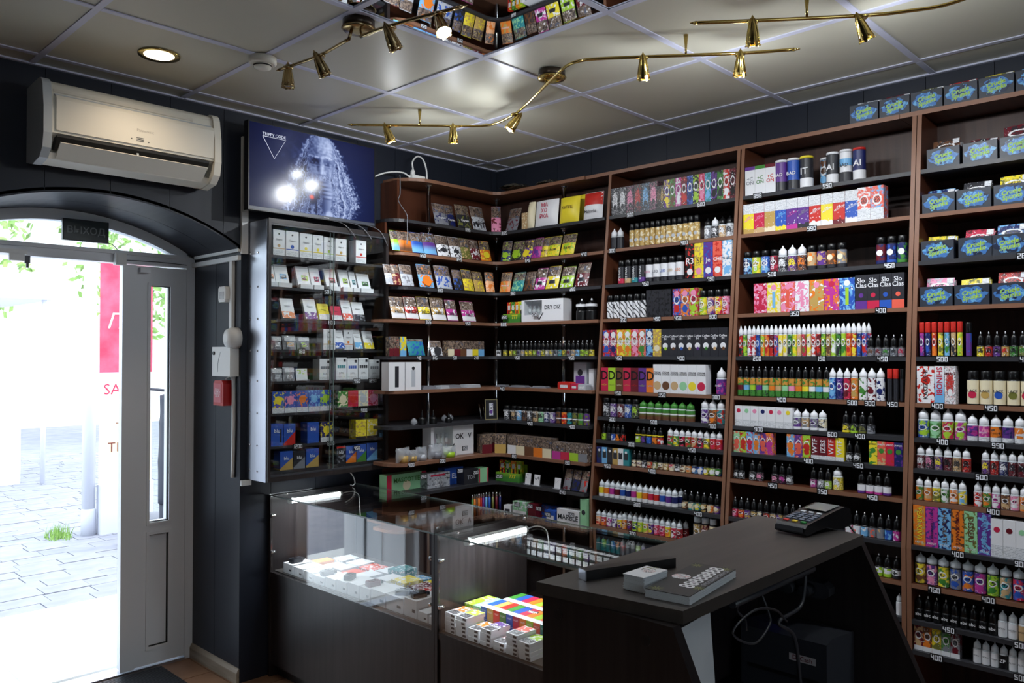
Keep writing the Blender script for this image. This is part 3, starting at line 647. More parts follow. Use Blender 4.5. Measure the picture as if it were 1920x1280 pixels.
part('rail', MB().tube(smoothpath([(-1.283, -2.196, Z), (-1.173, -2.334, Z), (-.966, -2.606, Z), (-.904, -2.717, Z), (-.87, -2.83, Z), (-.92, -2.98, Z), (-1.08, -3.25, Z), (-1.1, -3.4, Z), (-1.0, -3.6, Z), (-.7, -4.0, Z)], 6), .0058, 10).tube([(-1.283, -2.196, Z), (-1.296, -2.18, Z)], [.0068, .001], 10), 'brass', t3)
canopy(t3, -1.02, -3.1, 'brass', 'darkcan'); part('support', MB().tube([(-1.02, -3.12, Z), (-1.02, -3.1, CEIL - .04)], .005, 8), 'brass', t3)
for q in ((-1.07, -2.47), (-.78, -3.9)): part('support', MB().lathe([(.004, Z), (.0045, Z + .03), (.009, CEIL - .001)], 10, *q), 'brass', t3)
for p, d, s in (((-1.172, -2.336), (.12, .35), 'dim'), ((-.968, -2.604), (.55, .25), 'on'), ((-1.08, -3.28), (.3, .4), 'on'), ((-.9, -3.75), (0, .3), 'on')):  # last two heads are out of view, added as extra room light
    spot_head(t3, (p[0], p[1], Z - .004), .034, dirn(*d), s, 'brass')
def downlight(x, y, label):
    dl = empty('downlight', (x, y, CEIL)); tag(dl, label, 'ceiling light')
    part('ring', MB().lathe([(.055, -.001), (.075, -.004), (.076, .0), (.055, .006)], 28, cap=False), 'brass', dl)
    part('reflector', MB().lathe([(.055, -.0015), (.05, .0), (.02, .0025), (.001, .0028)], 24, cap=False), 'warmglow', dl)
    l = add_light('downlight_beam', 'SPOT', (x, y, CEIL - .02), 9, (1, .80, .58), spot_size=R_(150), spot_blend=.9, shadow_soft_size=.05)
downlight(-2.29, -.46, 'round brass recessed downlight glowing warm above the door')
downlight(-4.1, -2.6, 'added brass fill downlight, unseen behind the camera')  # unseen lamp, added to brighten the room from behind the camera
sd = empty('smoke_detector', (-2.0, -.72, CEIL)); tag(sd, 'cream smoke detector on the ceiling beside the brass bar', 'smoke detector')
part('base', MB().lathe([(.052, 0), (.052, -.022), (.046, -.028)], 24), 'acplastic', sd); part('cap', MB().lathe([(.036, -.028), (.032, -.04), (.018, -.046), (.0005, -.047)], 20), 'acplastic', sd)
part('slot_ring', MB().lathe([(.0345, -.034), (.0352, -.031), (.0358, -.034), (.0352, -.036)], 20, cap=False), 'darkslot', sd)

# ================================================================== SHELVING
SHB = [2.258, 2.083, 1.900, 1.724, 1.534, 1.360, 1.230, 1.116, 1.000, .836, .694, .56, .45]
SHC = [2.258, 2.083, 1.900, 1.724, 1.534, 1.360, 1.180, .998, .845, .668]
SHK = [2.008, 1.859, 1.709, 1.567, 1.418, 1.268, 1.116, 1.000]
BROWN_B = {2, 4, 6, 9, 11}; BROWN_C = {2, 4, 6, 8, 10}
def prof(z): return -.37 if z < .82 else -.37 + .16 * (z - .82) / 1.58
YL = {'b1': -1.045, 'b2': -1.797, 'b3': -2.546}
WBAY = .714
def shelf_part(pts, z, brown, par, th=.016):
    o = part('shelf_board', MB().prism(pts, z - th, z), 'wood' if brown else 'blackedge', par)
    return o
BNAME = {'b1': 'bay beside the corner', 'b2': 'middle bay', 'b3': 'end bay', 'cl': 'corner shelf beside the cabinet', 'cr': 'corner shelf on the long wall', 'cab': 'glass cabinet'}
for k, (bn, yl) in enumerate(YL.items()):
    sb = empty('shelf_unit', (0, yl - WBAY / 2, 0)); tag(sb, ['tall brown shelf unit full of bottles, next to the curved corner shelf', 'tall brown shelf unit full of bottles, middle of three', 'tall brown shelf unit at the picture edge, snack trays on its upper shelves'][k], 'shelf unit', 'bottle shelf units on the long wall')
    inv = Matrix.Translation(-sb.location)
    def sp(name, mb, m):
        o = part(name, mb, m, sb); o.matrix_parent_inverse = inv; return o
    sidepts = [(-.004, 0), (-.004, 2.478), (prof(2.478) + .002, 2.478), (prof(.82) + .002, .82), (prof(0) + .002, 0)]
    for y0 in (yl, yl - WBAY - .016):
        sp('side_panel', MB().prism(sidepts, y0, y0 + .016, 'y'), 'wood')
        e = [(prof(2.478), 2.478), (prof(.82), .82), (prof(0), 0), (prof(0) + .0018, 0), (prof(.82) + .0018, .82), (prof(2.478) + .0018, 2.478)]
        sp('edge_band', MB().prism(e, y0, y0 + .016, 'y'), 'edge')
    sp('back_panel', MB().box(-.012, -.004, yl - WBAY, yl, .02, 2.478), 'back')
    for r, z in enumerate(SHB, 1):
        f = prof(z)
        sp('shelf_board', MB().box(f + .003, -.0125, yl - WBAY, yl, z - .016, z), 'wood' if r in BROWN_B else 'blackedge')
        sp('shelf_edge', MB().box(f + .001, f + .003, yl - WBAY, yl, z - .016, z), 'edge' if r in BROWN_B else 'blackedge')
    sp('shelf_board', MB().box(prof(.1) + .002, -.0125, yl - WBAY, yl, .09, .106), 'wood')
for y0, y1, lab in ((-2.462, -.872, 'brown top board over the two shelf units nearest the corner'), (-4.0, -2.463, 'brown top board over the end shelf unit, snack trays on it')):
    tb = empty('top_board', (-.1, (y0 + y1) / 2, 2.4785)); tag(tb, lab, 'shelf board')
    L_ = (y1 - y0) / 2 - .0004
    part('board', MB().box(-.1 + .002, .096, -L_, L_, 0, .018), 'wood', tb); part('edge_band', MB().box(-.1, -.098, -L_, L_, 0, .018), 'edge', tb)
# ---- corner unit with curved shelves on chrome poles
DZ = [(.7, .40), (1.0, .385), (1.36, .33), (2.083, .228), (2.5, .212)]
def D(z):
    if z <= DZ[0][0]: return DZ[0][1]
    for (a, p), (b, q) in zip(DZ, DZ[1:]):
        if z <= b: return p + (q - p) * (z - a) / (b - a)
    return DZ[-1][1]
def corner_outline(z):
    d = D(z); r = .09; xe = -.985 if z < 2.3 else -.885
    out = [(-.003, -.003), (xe, -.003)]
    if d > .26: out += [(xe, -.2), (-1.09, -.2), (-1.09, -d + .1)] + [(-1.0 - .09 * math.cos(R_(a)), -d + .1 - .1 * math.sin(R_(a))) for a in range(15, 91, 15)]
    else:
        k = .17 if z > 2.4 else .1
        out += [(xe, -d + k)] + [(xe + k * (1 - math.cos(R_(a))), -d + k - k * math.sin(R_(a))) for a in range(15, 91, 15)]
    out += [(-d - r + r * math.sin(R_(a)), -d - r + r * math.cos(R_(a))) for a in range(0, 91, 15)]
    out += [(-d, -1.0125), (-.003, -1.0125)]
    return out
cu = empty('corner_shelf_unit', (0, 0, 0)); tag(cu, 'curved brown corner shelf unit on chrome poles between the cabinet and the bays', 'shelf unit')
for r, z in enumerate(SHC, 1):
    o = corner_outline(z); br = r in BROWN_C
    part('shelf_board', MB().prism(o, z - .016, z), 'edge' if br else 'blackedge', cu)
o = corner_outline(2.497); o = [p for p in o if p[1] > -.871] + []
o = [p for p in corner_outline(2.497)][:-2] + [(-D(2.5), -.8715), (-.003, -.8715)]
part('top_board', MB().prism(o, 2.4785, 2.4965), 'edge', cu)
part('back_panel', MB().box(-.884, -.0035, -.0095, -.0025, .1, 2.478), 'wood', cu); part('back_panel', MB().box(-.0095, -.0025, -1.0125, -.0105, .1, 2.478), 'back', cu)
part('side_panel', MB().box(-.9, -.8845, -.15, -.001, 2.2585, 2.478).box(-.984, -.9845 + .016, -.15, -.001, 2.1765, 2.2415), 'wood', cu)
for px, py in ((-.685, -.15), (-.147, -.143), (-.15, -.678)):
    pl = part('pole', MB().lathe([(.0125, .1), (.0125, 2.478)], 16, px, py), 'chrome', cu)
    fm = MB().lathe([(.013, -.0075), (.02, -.0023), (.021, 0)], 16).mesh('pole_flange', 'chrome')
    for z in SHC[:9] + [2.4945]: link('pole_flange', fm, pl, (px, py, z - .0161))

# ================================================================== GOODS: builders
GM = {}
def cached(key, f):
    if key not in GM: GM[key] = f()
    return GM[key]
def rd(x): return round(x, 3)
def carton(w, h, d): return cached(('carton', rd(w), rd(h), rd(d)), lambda: None)
def boxmesh(w, h, d, m): return cached(('box', rd(w), rd(h), rd(d), m), lambda: MB().box(-w / 2, w / 2, 0, d, 0, h).mesh('carton', 'p_' + m))
def panelmesh(w, z0, z1, m, x=0, t=.0005): return cached(('pan', rd(w), rd(z0), rd(z1), m, rd(x)), lambda: MB().box(x - w / 2, x + w / 2, -t, 0, z0, z1).mesh('panel', 'p_' + m))
def discmesh(r, t=.0006): return cached(('disc', rd(r)), lambda: MB().lathe([(r, 0), (r, -t)], 18, axis='y').mesh('emblem', 'p_plain'))
BOT = {  # body profile, label span, label radius, cap profile, tip   (radii in half-widths, heights as share)
 'chub': ([(.9, 0), (.96, .02), (.96, .72), (.8, .76), (.6, .78)], (.03, .72), .975, [(.8, .775), (.84, .785), (.84, .985), (.76, 1)], None),
 'slim': ([(.9, 0), (.96, .02), (.96, .72), (.8, .76), (.6, .78)], (.03, .72), .975, [(.84, .775), (.88, .785), (.88, .985), (.8, 1)], None),
 'point': ([(.9, 0), (.96, .02), (.96, .58), (.86, .62), (.66, .64)], (.02, .57), .975, [(.80, .63), (.84, .645), (.82, .80), (.60, .85), (.2, .93), (.13, .995), (.02, 1)], None),
 'tall': ([(.9, 0), (.96, .02), (.96, .68), (.84, .71), (.66, .73)], (.02, .69), .975, [(.86, .72), (.9, .73), (.88, .83), (.34, .93), (.2, .99), (.02, 1)], None),
 'salt': ([(.88, 0), (.95, .02), (.95, .41), (.86, .45), (.62, .47)], (.02, .40), .965, [(.76, .46), (.8, .47), (.74, .76), (.5, .84), (.24, .90)], [(.16, .895), (.15, .97), (.05, 1)]),
 'salt2': ([(.88, 0), (.95, .02), (.95, .62), (.86, .65), (.62, .66)], (.02, .62), .965, [(.76, .65), (.8, .66), (.74, .86), (.5, .91), (.24, .95)], [(.14, .945), (.13, .985), (.04, 1)]),
 'stick': ([(.7, 0), (.78, .02), (.78, .70)], (.03, .69), .80, [(.84, .70), (.88, .71), (.86, .985), (.8, 1)], None),
 'tube': ([(.97, 0), (.97, .93)], (.03, .92), .98, [(1.0, .925), (1.0, .99), (.97, 1)], None),
 'vial': ([(.9, 0), (.95, .03), (.95, .4), (.6, .5)], (.06, .36), .965, [(.4, .48), (.42, .6), (.12, .85), (.03, 1)], None),
}
KNAME = {'chub': 'capped_bottle', 'slim': 'slim_bottle', 'point': 'dropper_bottle', 'tall': 'tall_dropper_bottle', 'salt': 'dark_capped_bottle', 'salt2': 'dark_capped_bottle', 'stick': 'stick_vaporizer', 'tube': 'round_tin', 'vial': 'small_vial'}
BODY = {'chub': rgb(28, 28, 30), 'slim': rgb(24, 24, 26), 'point': rgb(190, 196, 200), 'tall': rgb(200, 204, 208), 'salt': rgb(22, 22, 24), 'salt2': rgb(22, 22, 24), 'stick': rgb(30, 30, 34), 'tube': rgb(60, 60, 64), 'vial': rgb(20, 20, 22)}
def tok(s, i): a = s.split(); return a[i % len(a)]
def resolve(c, c1, c2): return PAL[c2] if c == 'accent' else PAL[c1] if c == 'self' else PAL[c]
def sleeve(w, h, z0, z1, rr, m, seg=14):
    return cached(('slv', rd(w), rd(h), rd(z0), rd(z1), rd(rr), m), lambda: MB().lathe([(rr * w / 2, z0 * h), (rr * w / 2, z1 * h)], seg, cap=False).mesh('label', 'p_' + m))
def bottle(kind, w, h, c1, c2, i, loc, rz, cap='black', m='plain', bp=None, band=None, bz=.3, t=None, tc='white', tv=0, ts=.5, e=None, ez=.3, er=.3, pan=None, point=0, tzb=None, **_):
    w = w * .985
    bpf, (l0, l1), lr, cpf, tip = BOT[kind]
    if point: cpf = [(.9, .70), (.92, .71), (.92, .84), (.6, .88), (.16, .95), (.12, 1)]; bpf = bpf[:2] + [(.96, .66), (.8, .70)]; l1 = .66
    body = cached(('bot', kind, rd(w), rd(h), point), lambda: MB().lathe([(r * w / 2, z * h) for r, z in bpf], 14).mesh(KNAME[kind], 'cap'))
    o = link(KNAME[kind], body, None, loc, (0, 0, rz), color=BODY[kind])
    lb = link('label', sleeve(w, h, l0, l1, lr, m), o, color=PAL[c1], accent=PAL[c2])
    if bp: link('label_band', sleeve(w, h, l0 + .002, l0 + bp[0], lr + .012, 'lines' if bp[1] == 'lines' else 'plain'), lb, color=(1, 1, 1) if bp[1] == 'lines' else resolve(tok(bp[1], i), c1, c2))
    if band: link('label_band', sleeve(w, h, bz, bz + .07, lr + .012, 'plain'), lb, color=PAL[band])
    if pan: link('label_band', sleeve(w, h, pan[0], pan[0] + pan[1], lr + .012, 'plain'), lb, color=resolve(tok(pan[2], i), c1, c2))
    link('cap', cached(('cap', kind, rd(w), rd(h), point), lambda: MB().lathe([(r * w / 2, z * h) for r, z in cpf], 14).mesh('cap', 'cap')), o, color=PAL[tok(cap, i)] if kind[:4] != 'salt' else PAL['black'])
    if tip: link('tip', cached(('tip', kind, rd(w), rd(h)), lambda: MB().lathe([(r * w / 2, z * h) for r, z in tip], 8).mesh('tip', 'cap')), o, color=PAL['white'])
    lh = (l1 - l0) * h
    if t:
        s = t.split('|')[i % len(t.split('|'))]; cc = resolve(tok(tc, i), c1, c2)
        me = fit_text(s, lh * .8 if tv else w * .72, w * .42 if tv else min(w * .5, lh * .4), bold=.01)
        link('lettering', me, o, (0, -lr * w / 2 - .0012, h * (tzb * l1 if tzb else (l0 + l1) / 2 + .04)), (R_(90), R_(-90) if tv > 0 else (R_(90) if tv < 0 else 0), 0), color=cc)
    if e: link('emblem', discmesh(w * er), o, (0, -lr * w / 2 + w * .02, h * ez), color=resolve(tok(e, i), c1, c2))
    return o
def box(w, h, d, c1, c2, i, loc, rz, m='plain', tp=None, bp=None, t=None, tc='black', ts=.3, tz=.5, tv=0, tr=0, e=None, ez=.3, er=.32, e2=0, pan=None, sub=None, wave=0, side=None, jl=0, gp=0, **_):
    w = w * .975
    o = link('product_carton', boxmesh(w, h, d, m), None, loc, (0, 0, rz), color=PAL[c1], accent=PAL[c2])
    def panel(z0, z1, c, ww=1, xx=0):
        me = panelmesh(w * ww, z0 * h, z1 * h, 'lines' if c == 'lines' else 'plain', w * xx)
        return link('printed_panel', me, o, color=(1, 1, 1) if c == 'lines' else resolve(c, c1, c2))
    if tp: panel(1 - tp[0], 1, tok(tp[1], i))
    if bp: panel(0, bp[0], tok(bp[1], i))
    if pan: panel(pan[0], pan[0] + pan[1], tok(pan[2], i), pan[3] if len(pan) > 3 else .72, pan[4] if len(pan) > 4 else 0)
    if side:
        for s in (-1, 1): link('printed_panel', panelmesh(w * .12, 0, h, 'plain', s * w * .44), o, color=PAL[side])
    if jl:
        panel(.02, .16, 'lines', .9); panel(.80, .93, 'charcoal', .22, .3)
        if i >= 0:
            for k in range(4): link('printed_panel', panelmesh(w * .16, h * .52, h * .66, 'plain', w * (-.3 + .2 * k)), o, color=PAL[c2])
        link('lettering', fit_text('JUUL', w * .5, h * .1), o, (0, -.0008, h * .3), (R_(90), 0, 0), color=PAL['charcoal'])
    if gp:
        panel(.03, .2, 'lines', .84); panel(.25, .285, c2, .98); link('emblem', discmesh(w * .13), o, (0, 0, h * .38), color=PAL[c2])
        link('lettering', fit_text('Gippro', w * .72, h * .09), o, (0, -.0008, h * .62), (R_(90), 0, 0), color=PAL['charcoal']); link('emblem', discmesh(w * .07), o, (0, 0, h * .84), color=PAL['charcoal'])
    if e:
        link('emblem', discmesh(w * er), o, (0, 0, h * ez), color=resolve(tok(e, i), c1, c2))
        if e2: link('emblem', discmesh(w * er * .55), o, (w * .05, -.0004, h * (ez - .1)), color=PAL[c2])
    if t:
        s = t.split('|')[i % len(t.split('|'))]; cc = resolve(tok(tc, i), c1, c2)
        me = fit_text(s, h * .82 if tv else w * (.66 if side else .92), w * ts if tv else max(h * ts * (.5 if '\n' not in s else .8), w * .2), bold=.012)
        link('lettering', me, o, (0, -.0008, h * tz), (R_(90), R_(-90 if tv > 0 else 90) if tv else R_(-tr), 0), color=cc)
    if sub: link('lettering', fit_text(sub, w * .7, h * .05), o, (0, -.0008, h * .08), (R_(90), 0, 0), color=PAL['white'])
    if wave: link('lettering', fit_text('~oOo~', w * .85, h * .12), o, (0, -.0008, h * .27), (R_(90), 0, 0), color=PAL[c2])
    return o
def pillow(w, h, d, nu=6, nv=6, z0=0, z1=1, front_only=False, off=0):
    """front skin of a soft pack between heights z0..z1 (shares)"""
    mb = MB(); g = []
    for j in range(nv + 1):
        v = z0 + (z1 - z0) * j / nv
        for i in range(nu + 1):
            u = i / nu; bul = (math.sin(math.pi * u) ** .5) * (math.sin(math.pi * min(max(v, .02), .98)) ** .5)
            g.append(((u - .5) * w, -d * .5 * bul - off, v * h))
    n = len(mb.v); mb.v += g; k = nu + 1
    for j in range(nv):
        for i in range(nu): mb.f.append((n + j * k + i, n + j * k + i + 1, n + (j + 1) * k + i + 1, n + (j + 1) * k + i)); mb.smooth.append(True)
    if not front_only:
        n = len(mb.v); mb.v += [(x, -y + 2 * 0, z) for x, y, z in g]
        for j in range(nv):
            for i in range(nu): mb.f.append((n + j * k + i, n + (j + 1) * k + i, n + (j + 1) * k + i + 1, n + j * k + i + 1)); mb.smooth.append(True)
    return mb
def pouch(w, h, c1, c2, i, loc, rz, m='soft', tm=None, e=None, band=None, lo=None, flat=0, **_):
    w = min(w * .97, .11); d = .018; tilt = R_(-17); H = h / math.cos(tilt) * .99
    o = link('tobacco_pouch', cached(('pch', rd(w), rd(H)), lambda: pillow(w, H, d).mesh('tobacco_pouch', 'p_plain')), None, (loc[0], loc[1], loc[2] + .004), (0, 0, 0), color=PAL[c1])
    o.rotation_euler = Matrix.Rotation(rz, 4, 'Z').to_euler(); o.rotation_euler = (Matrix.Rotation(rz, 3, 'Z') @ Matrix.Rotation(tilt, 3, 'X')).to_euler()
    mid = .2 if flat else .52
    sk = lambda a, b, m_: cached(('skin', rd(w), rd(H), a, b, m_), lambda: pillow(w * .99, H, d, z0=a, z1=b, front_only=True, off=.0006).mesh('printed_skin', 'p_' + m_))
    link('warning_picture', sk(mid + .02 if not flat else .86, .985, 'warn'), o, color=PAL[c1], accent=PAL[c2])
    link('brand_panel', sk(.015, mid if not flat else .84, m), o, color=PAL[c1], accent=PAL[c2])
    fz = lambda z: -d * .5 - .0012
    if lo: link('white_panel', cached(('skin2', rd(w), rd(H)), lambda: pillow(w * .99, H, d, z0=.02, z1=.24, front_only=True, off=.0010).mesh('printed_skin', 'p_plain')), o, color=PAL[lo])
    if band: link('printed_band', cached(('skin3', rd(w), rd(H)), lambda: pillow(w * .8, H, d, z0=.2, z1=.36, front_only=True, off=.0012).mesh('printed_skin', 'p_plain')), o, color=PAL[band])
    if e: link('emblem', discmesh(w * .3), o, (0, fz(0), H * .27), color=PAL[e])
    if tm: link('lettering', fit_text(tm, w * .72, H * .13, bold=.015), o, (0, fz(0) - .001, H * .29), (R_(90), 0, 0), color=PAL['charcoal'] if c1 in ('white', 'silver', 'yellow', 'cream', 'gold') or lo else PAL['white'])
    return o
def bag(w, h, c1, c2, i, loc, rz, t=None, tc='black', tp=None, **_):
    o = link('tobacco_bag', cached(('bag', rd(w), rd(h)), lambda: pillow(w * .98, h, .05, 8, 8).mesh('tobacco_bag', 'p_plain')), None, loc, (0, 0, 0), color=PAL[c1], accent=PAL[c2])
    o.rotation_euler = (Matrix.Rotation(rz, 3, 'Z') @ Matrix.Rotation(R_(-6), 3, 'X')).to_euler(); o.location.z += .002
    if tp: link('printed_panel', cached(('bagp', rd(w), rd(h)), lambda: pillow(w * .97, h, .05, 8, 8, z0=1 - tp[0], z1=.99, front_only=True, off=.0008).mesh('printed_skin', 'p_plain')), o, color=PAL[tp[1]])
    if t: link('lettering', fit_text(t, w * .62, h * (.6 if '\n' in t else .14), bold=.01, sp=1.0), o, (0, -.0268, h * (.55 if not tp else .25)), (R_(90), 0, 0), color=PAL[tc])
    return o
def leafpack(w, h, c1, c2, i, loc, rz, lo=None, stand=0, **_):
    w = w * .95; tilt = R_(-20); H = h / math.cos(tilt) * .97
    nm = 'stand_up_carton' if stand else 'slim_carton'
    o = link(nm, cached(('leaf', rd(w), rd(H)), lambda: MB().box(-w / 2, w / 2, 0, .014, 0, H).mesh(nm, 'p_plain')), None, loc, (0, 0, 0), color=PAL[c1])
    o.rotation_euler = (Matrix.Rotation(rz, 3, 'Z') @ Matrix.Rotation(tilt, 3, 'X')).to_euler(); o.location.z += .0055
    if stand:
        link('printed_panel', panelmesh(w * .5, H * .34, H * .58, 'busy', w * .1), o, color=PAL[c2], accent=PAL['charcoal']); link('printed_panel', panelmesh(w * .8, H * .04, H * .14, 'lines'), o, color=(1, 1, 1))
        f = part('foot', MB().box(-w / 2, w / 2, -.016, -.0005, -.004, .017), 'p_plain', o, rot=(-tilt, 0, 0)); f.color = (*PAL['white'], 1)
    else:
        link('printed_panel', panelmesh(w, 0, H * .34, 'lines' if lo == 'lines' else 'soft'), o, color=PAL[lo if lo and lo != 'lines' else c2], accent=PAL['white' if not lo else 'grey'])
        link('lettering', fit_text('Gippro', w * .7, H * .1), o, (0, -.0008, H * .62), (R_(90), 0, 0), color=PAL['charcoal'])
    return o
def digits(s, h):
    def make():
        w = h * .58; mb = MB(); x = 0; t = h * .155; g = h * .02
        SEG = {'0': 'abcdef', '1': 'bc', '2': 'abged', '3': 'abgcd', '4': 'fgbc', '5': 'afgcd', '6': 'afgedc', '7': 'abcf', '8': 'abcdefg', '9': 'abfgcd'}
        for ch in s:
            adv = w * (.55 if ch == '1' else 1.0); x0 = x - (w - adv if ch == '1' else 0)
            def q(xa, xb, za, zb): mb.box(x0 + xa, x0 + xb, -.0006, 0, za, zb)
            sg = SEG[ch]; hh = h / 2
            if 'a' in sg: q(g, w - g, h - t, h)
            if 'd' in sg: q(g, w - g, 0, t)
            if 'g' in sg: q(g, w - g, hh - t / 2, hh + t / 2)
            if 'f' in sg: q(0, t, hh + g, h - g)
            if 'e' in sg: q(0, t, g, hh - g)
            if 'b' in sg: q(w - t, w, hh + g, h - g)
            if 'c' in sg: q(w - t, w, g, hh - g)
            x += adv + h * .14
        tw = x - h * .14; mb.v = [(a - tw / 2, b, c - h / 2) for a, b, c in mb.v]
        return mb.mesh('digits', 'digit'), tw
    return cached(('dig', s, rd(h)), make)
def price(s, loc, rz, label, h=.0185, tilt=0, group='price tags on the shelf edges'):
    me, tw = digits(s, h); pw, ph = tw + h * .36, h * 1.42
    o = link('price_tag', cached(('tagp', s, rd(h)), lambda: MB().box(-pw / 2, pw / 2, 0, .0012, -ph / 2, ph / 2).mesh('price_tag', 'tag')), None, loc, (tilt, 0, rz))
    link('digits', me, o); tag(o, label, 'price tag', group); return o

# ================================================================== GOODS: rows on the shelves
CNT = {}; ITEMS = []
def place(u, r, s, off, ang=None):
    """world position and heading of a spot on shelf r of unit u, s metres along it, off behind its front edge"""
    if u[0] == 'b': z = SHB[r - 1]; return (prof(z) + off, YL[u] - s, z + .0005), R_(-90)
    if u == 'cab': return (s, -.165 + off - .015, SHK[r - 1] + .0005), 0
    z = SHC[r - 1] + .0005; d = D(z); q = .09 * math.pi / 2
    if s < 0: return (-d - .09 + s, -d + off, z), 0
    if s < q: a = s / .09; return (-d - .09 + (.09 + off) * math.sin(a), -d - .09 + (.09 + off) * math.cos(a), z), -a
    return (-d + off, -d - .09 - (s - q), z), R_(-90)
NOUN = {'box': 'carton', 'pouch': 'tobacco pouch', 'bag': 'tobacco bag', 'chub': 'bottle', 'slim': 'slim bottle', 'point': 'dropper bottle', 'tall': 'tall bottle', 'salt': 'bottle', 'salt2': 'bottle', 'stick': 'stick', 'tube': 'tin',
        'vial': 'vial', 'stand': 'white carton on a foot', 'leaf': 'slim carton', 'sachet': 'clear sachet', 'card': 'small card', 'disp': 'display tray', 'drybox': 'window box', 'tin': 'small tin', 'lighter': 'lighter', 'frame': 'framed picture'}
CAT = {'chub': 'bottle', 'slim': 'bottle', 'point': 'bottle', 'tall': 'bottle', 'salt': 'bottle', 'salt2': 'bottle', 'stick': 'vaporizer', 'tube': 'tin', 'vial': 'vial', 'box': 'box', 'pouch': 'pouch', 'bag': 'bag', 'stand': 'box', 'leaf': 'box', 'sachet': 'sachet', 'card': 'card', 'disp': 'display box', 'drybox': 'box', 'tin': 'tin', 'lighter': 'lighter', 'frame': 'picture'}
ROUNDS = set(BOT)
def sachet(w, h, c1, c2, i, loc, rz, **_):
    o = link('clear_sachet', cached(('sac', rd(w), rd(h)), lambda: pillow(w * .95, h, .02).mesh('clear_sachet', 'frostglass')), None, loc, (0, 0, 0)); o.rotation_euler = (R_(-10), 0, rz)
    link('header_card', panelmesh(w * .8, h * .62, h * .9, 'lines'), o, (0, -.0105, 0), color=(1, 1, 1)); link('insert', panelmesh(w * .5, h * .15, h * .5, 'busy'), o, (0, -.0105, 0), color=PAL[c1], accent=PAL[c2]); return o
def card(w, h, c1, c2, i, loc, rz, **_):
    o = link('small_card', cached(('crd', rd(w), rd(h)), lambda: MB().box(-w / 2, w / 2, 0, .003, 0, h).mesh('small_card', 'p_plain')), None, loc, (0, 0, 0), color=PAL[c1]); o.rotation_euler = (Matrix.Rotation(rz, 3, 'Z') @ Matrix.Rotation(R_(-8), 3, 'X')).to_euler()
    link('printed_panel', panelmesh(w * .8, h * .55, h * .9, 'soft'), o, color=PAL['white'], accent=PAL[c2]); f = part('clear_base', MB().box(-w * .6, w * .6, -.008, .012, 0, .004), 'frostglass', o); return o
def lighter(w, h, c1, c2, i, loc, rz, **_):
    o = link('lighter', cached(('lig', rd(w), rd(h)), lambda: MB().lathe([(w * .42, 0), (w * .42, h * .78)], 10).mesh('lighter', 'cap')), None, loc, (0, 0, rz), color=PAL[c1])
    link('metal_top', cached(('ligt', rd(w), rd(h)), lambda: MB().lathe([(w * .4, h * .78), (w * .4, h * .95), (w * .25, h)], 10).mesh('metal_top', 'chrome')), o); return o
def tin(w, h, c1, c2, i, loc, rz, **_):
    w *= .97
    o = link('small_tin', cached(('tin', rd(w), rd(h)), lambda: MB().prism([(-w / 2, 0), (w / 2, 0), (w / 2, h * .8), (w * .42, h), (-w * .42, h), (-w / 2, h * .8)][::-1], 0, .05, 'y').mesh('small_tin', 'p_plain')), None, loc, (0, 0, rz), color=PAL[c1])
    link('printed_panel', panelmesh(w * .6, h * .2, h * .6, 'lines'), o, color=(1, 1, 1)); return o
def disp(w, h, c1, c2, i, loc, rz, **_):
    w *= .97; d = .08; b = h * .42
    o = part('lighter_display', MB().box(-w / 2, w / 2, 0, .002, 0, b).box(-w / 2, w / 2, d - .002, d, 0, b * 1.9).box(-w / 2, -w / 2 + .002, .002, d - .002, 0, b).box(w / 2 - .002, w / 2, .002, d - .002, 0, b).box(-w / 2 + .002, w / 2 - .002, .002, d - .002, 0, .002), 'p_grad', loc=loc, rot=(0, 0, rz), color=PAL[c1], accent=PAL[c2])
    link('lettering', fit_text('777', w * .4, b * .45, bold=.02), o, (w * .2, -.0008, b * .62), (R_(90), 0, 0), color=PAL['yellow'])
    for k in range(4):
        q = link('lighter_pack', cached(('lpk', rd(w), rd(h)), lambda: MB().box(-w * .105, w * .105, 0, .02, .003, h).mesh('lighter_pack', 'p_soft')), None, Vector(loc) + Matrix.Rotation(rz, 3, 'Z') @ Vector((w * (-.36 + .24 * k), .03, 0)), (0, 0, rz), color=PAL[('red', 'green', 'orange', 'lime')[k]], accent=PAL['yellow'])
        link('price_sticker', panelmesh(w * .12, h * .62, h * .84, 'lines'), q, color=(1, 1, 1)); link('device', panelmesh(w * .07, h * .3, h * .58, 'plain'), q, color=PAL['charcoal'])
        tag(q, f"{('red', 'green', 'orange', 'lime')[k]} lighter pack, {ORD[k]} in the lime tray on the {'upper' if loc[2] > 1.3 else 'lower'} corner shelf", 'lighter pack', 'lighter packs in the lime display trays')
    return o
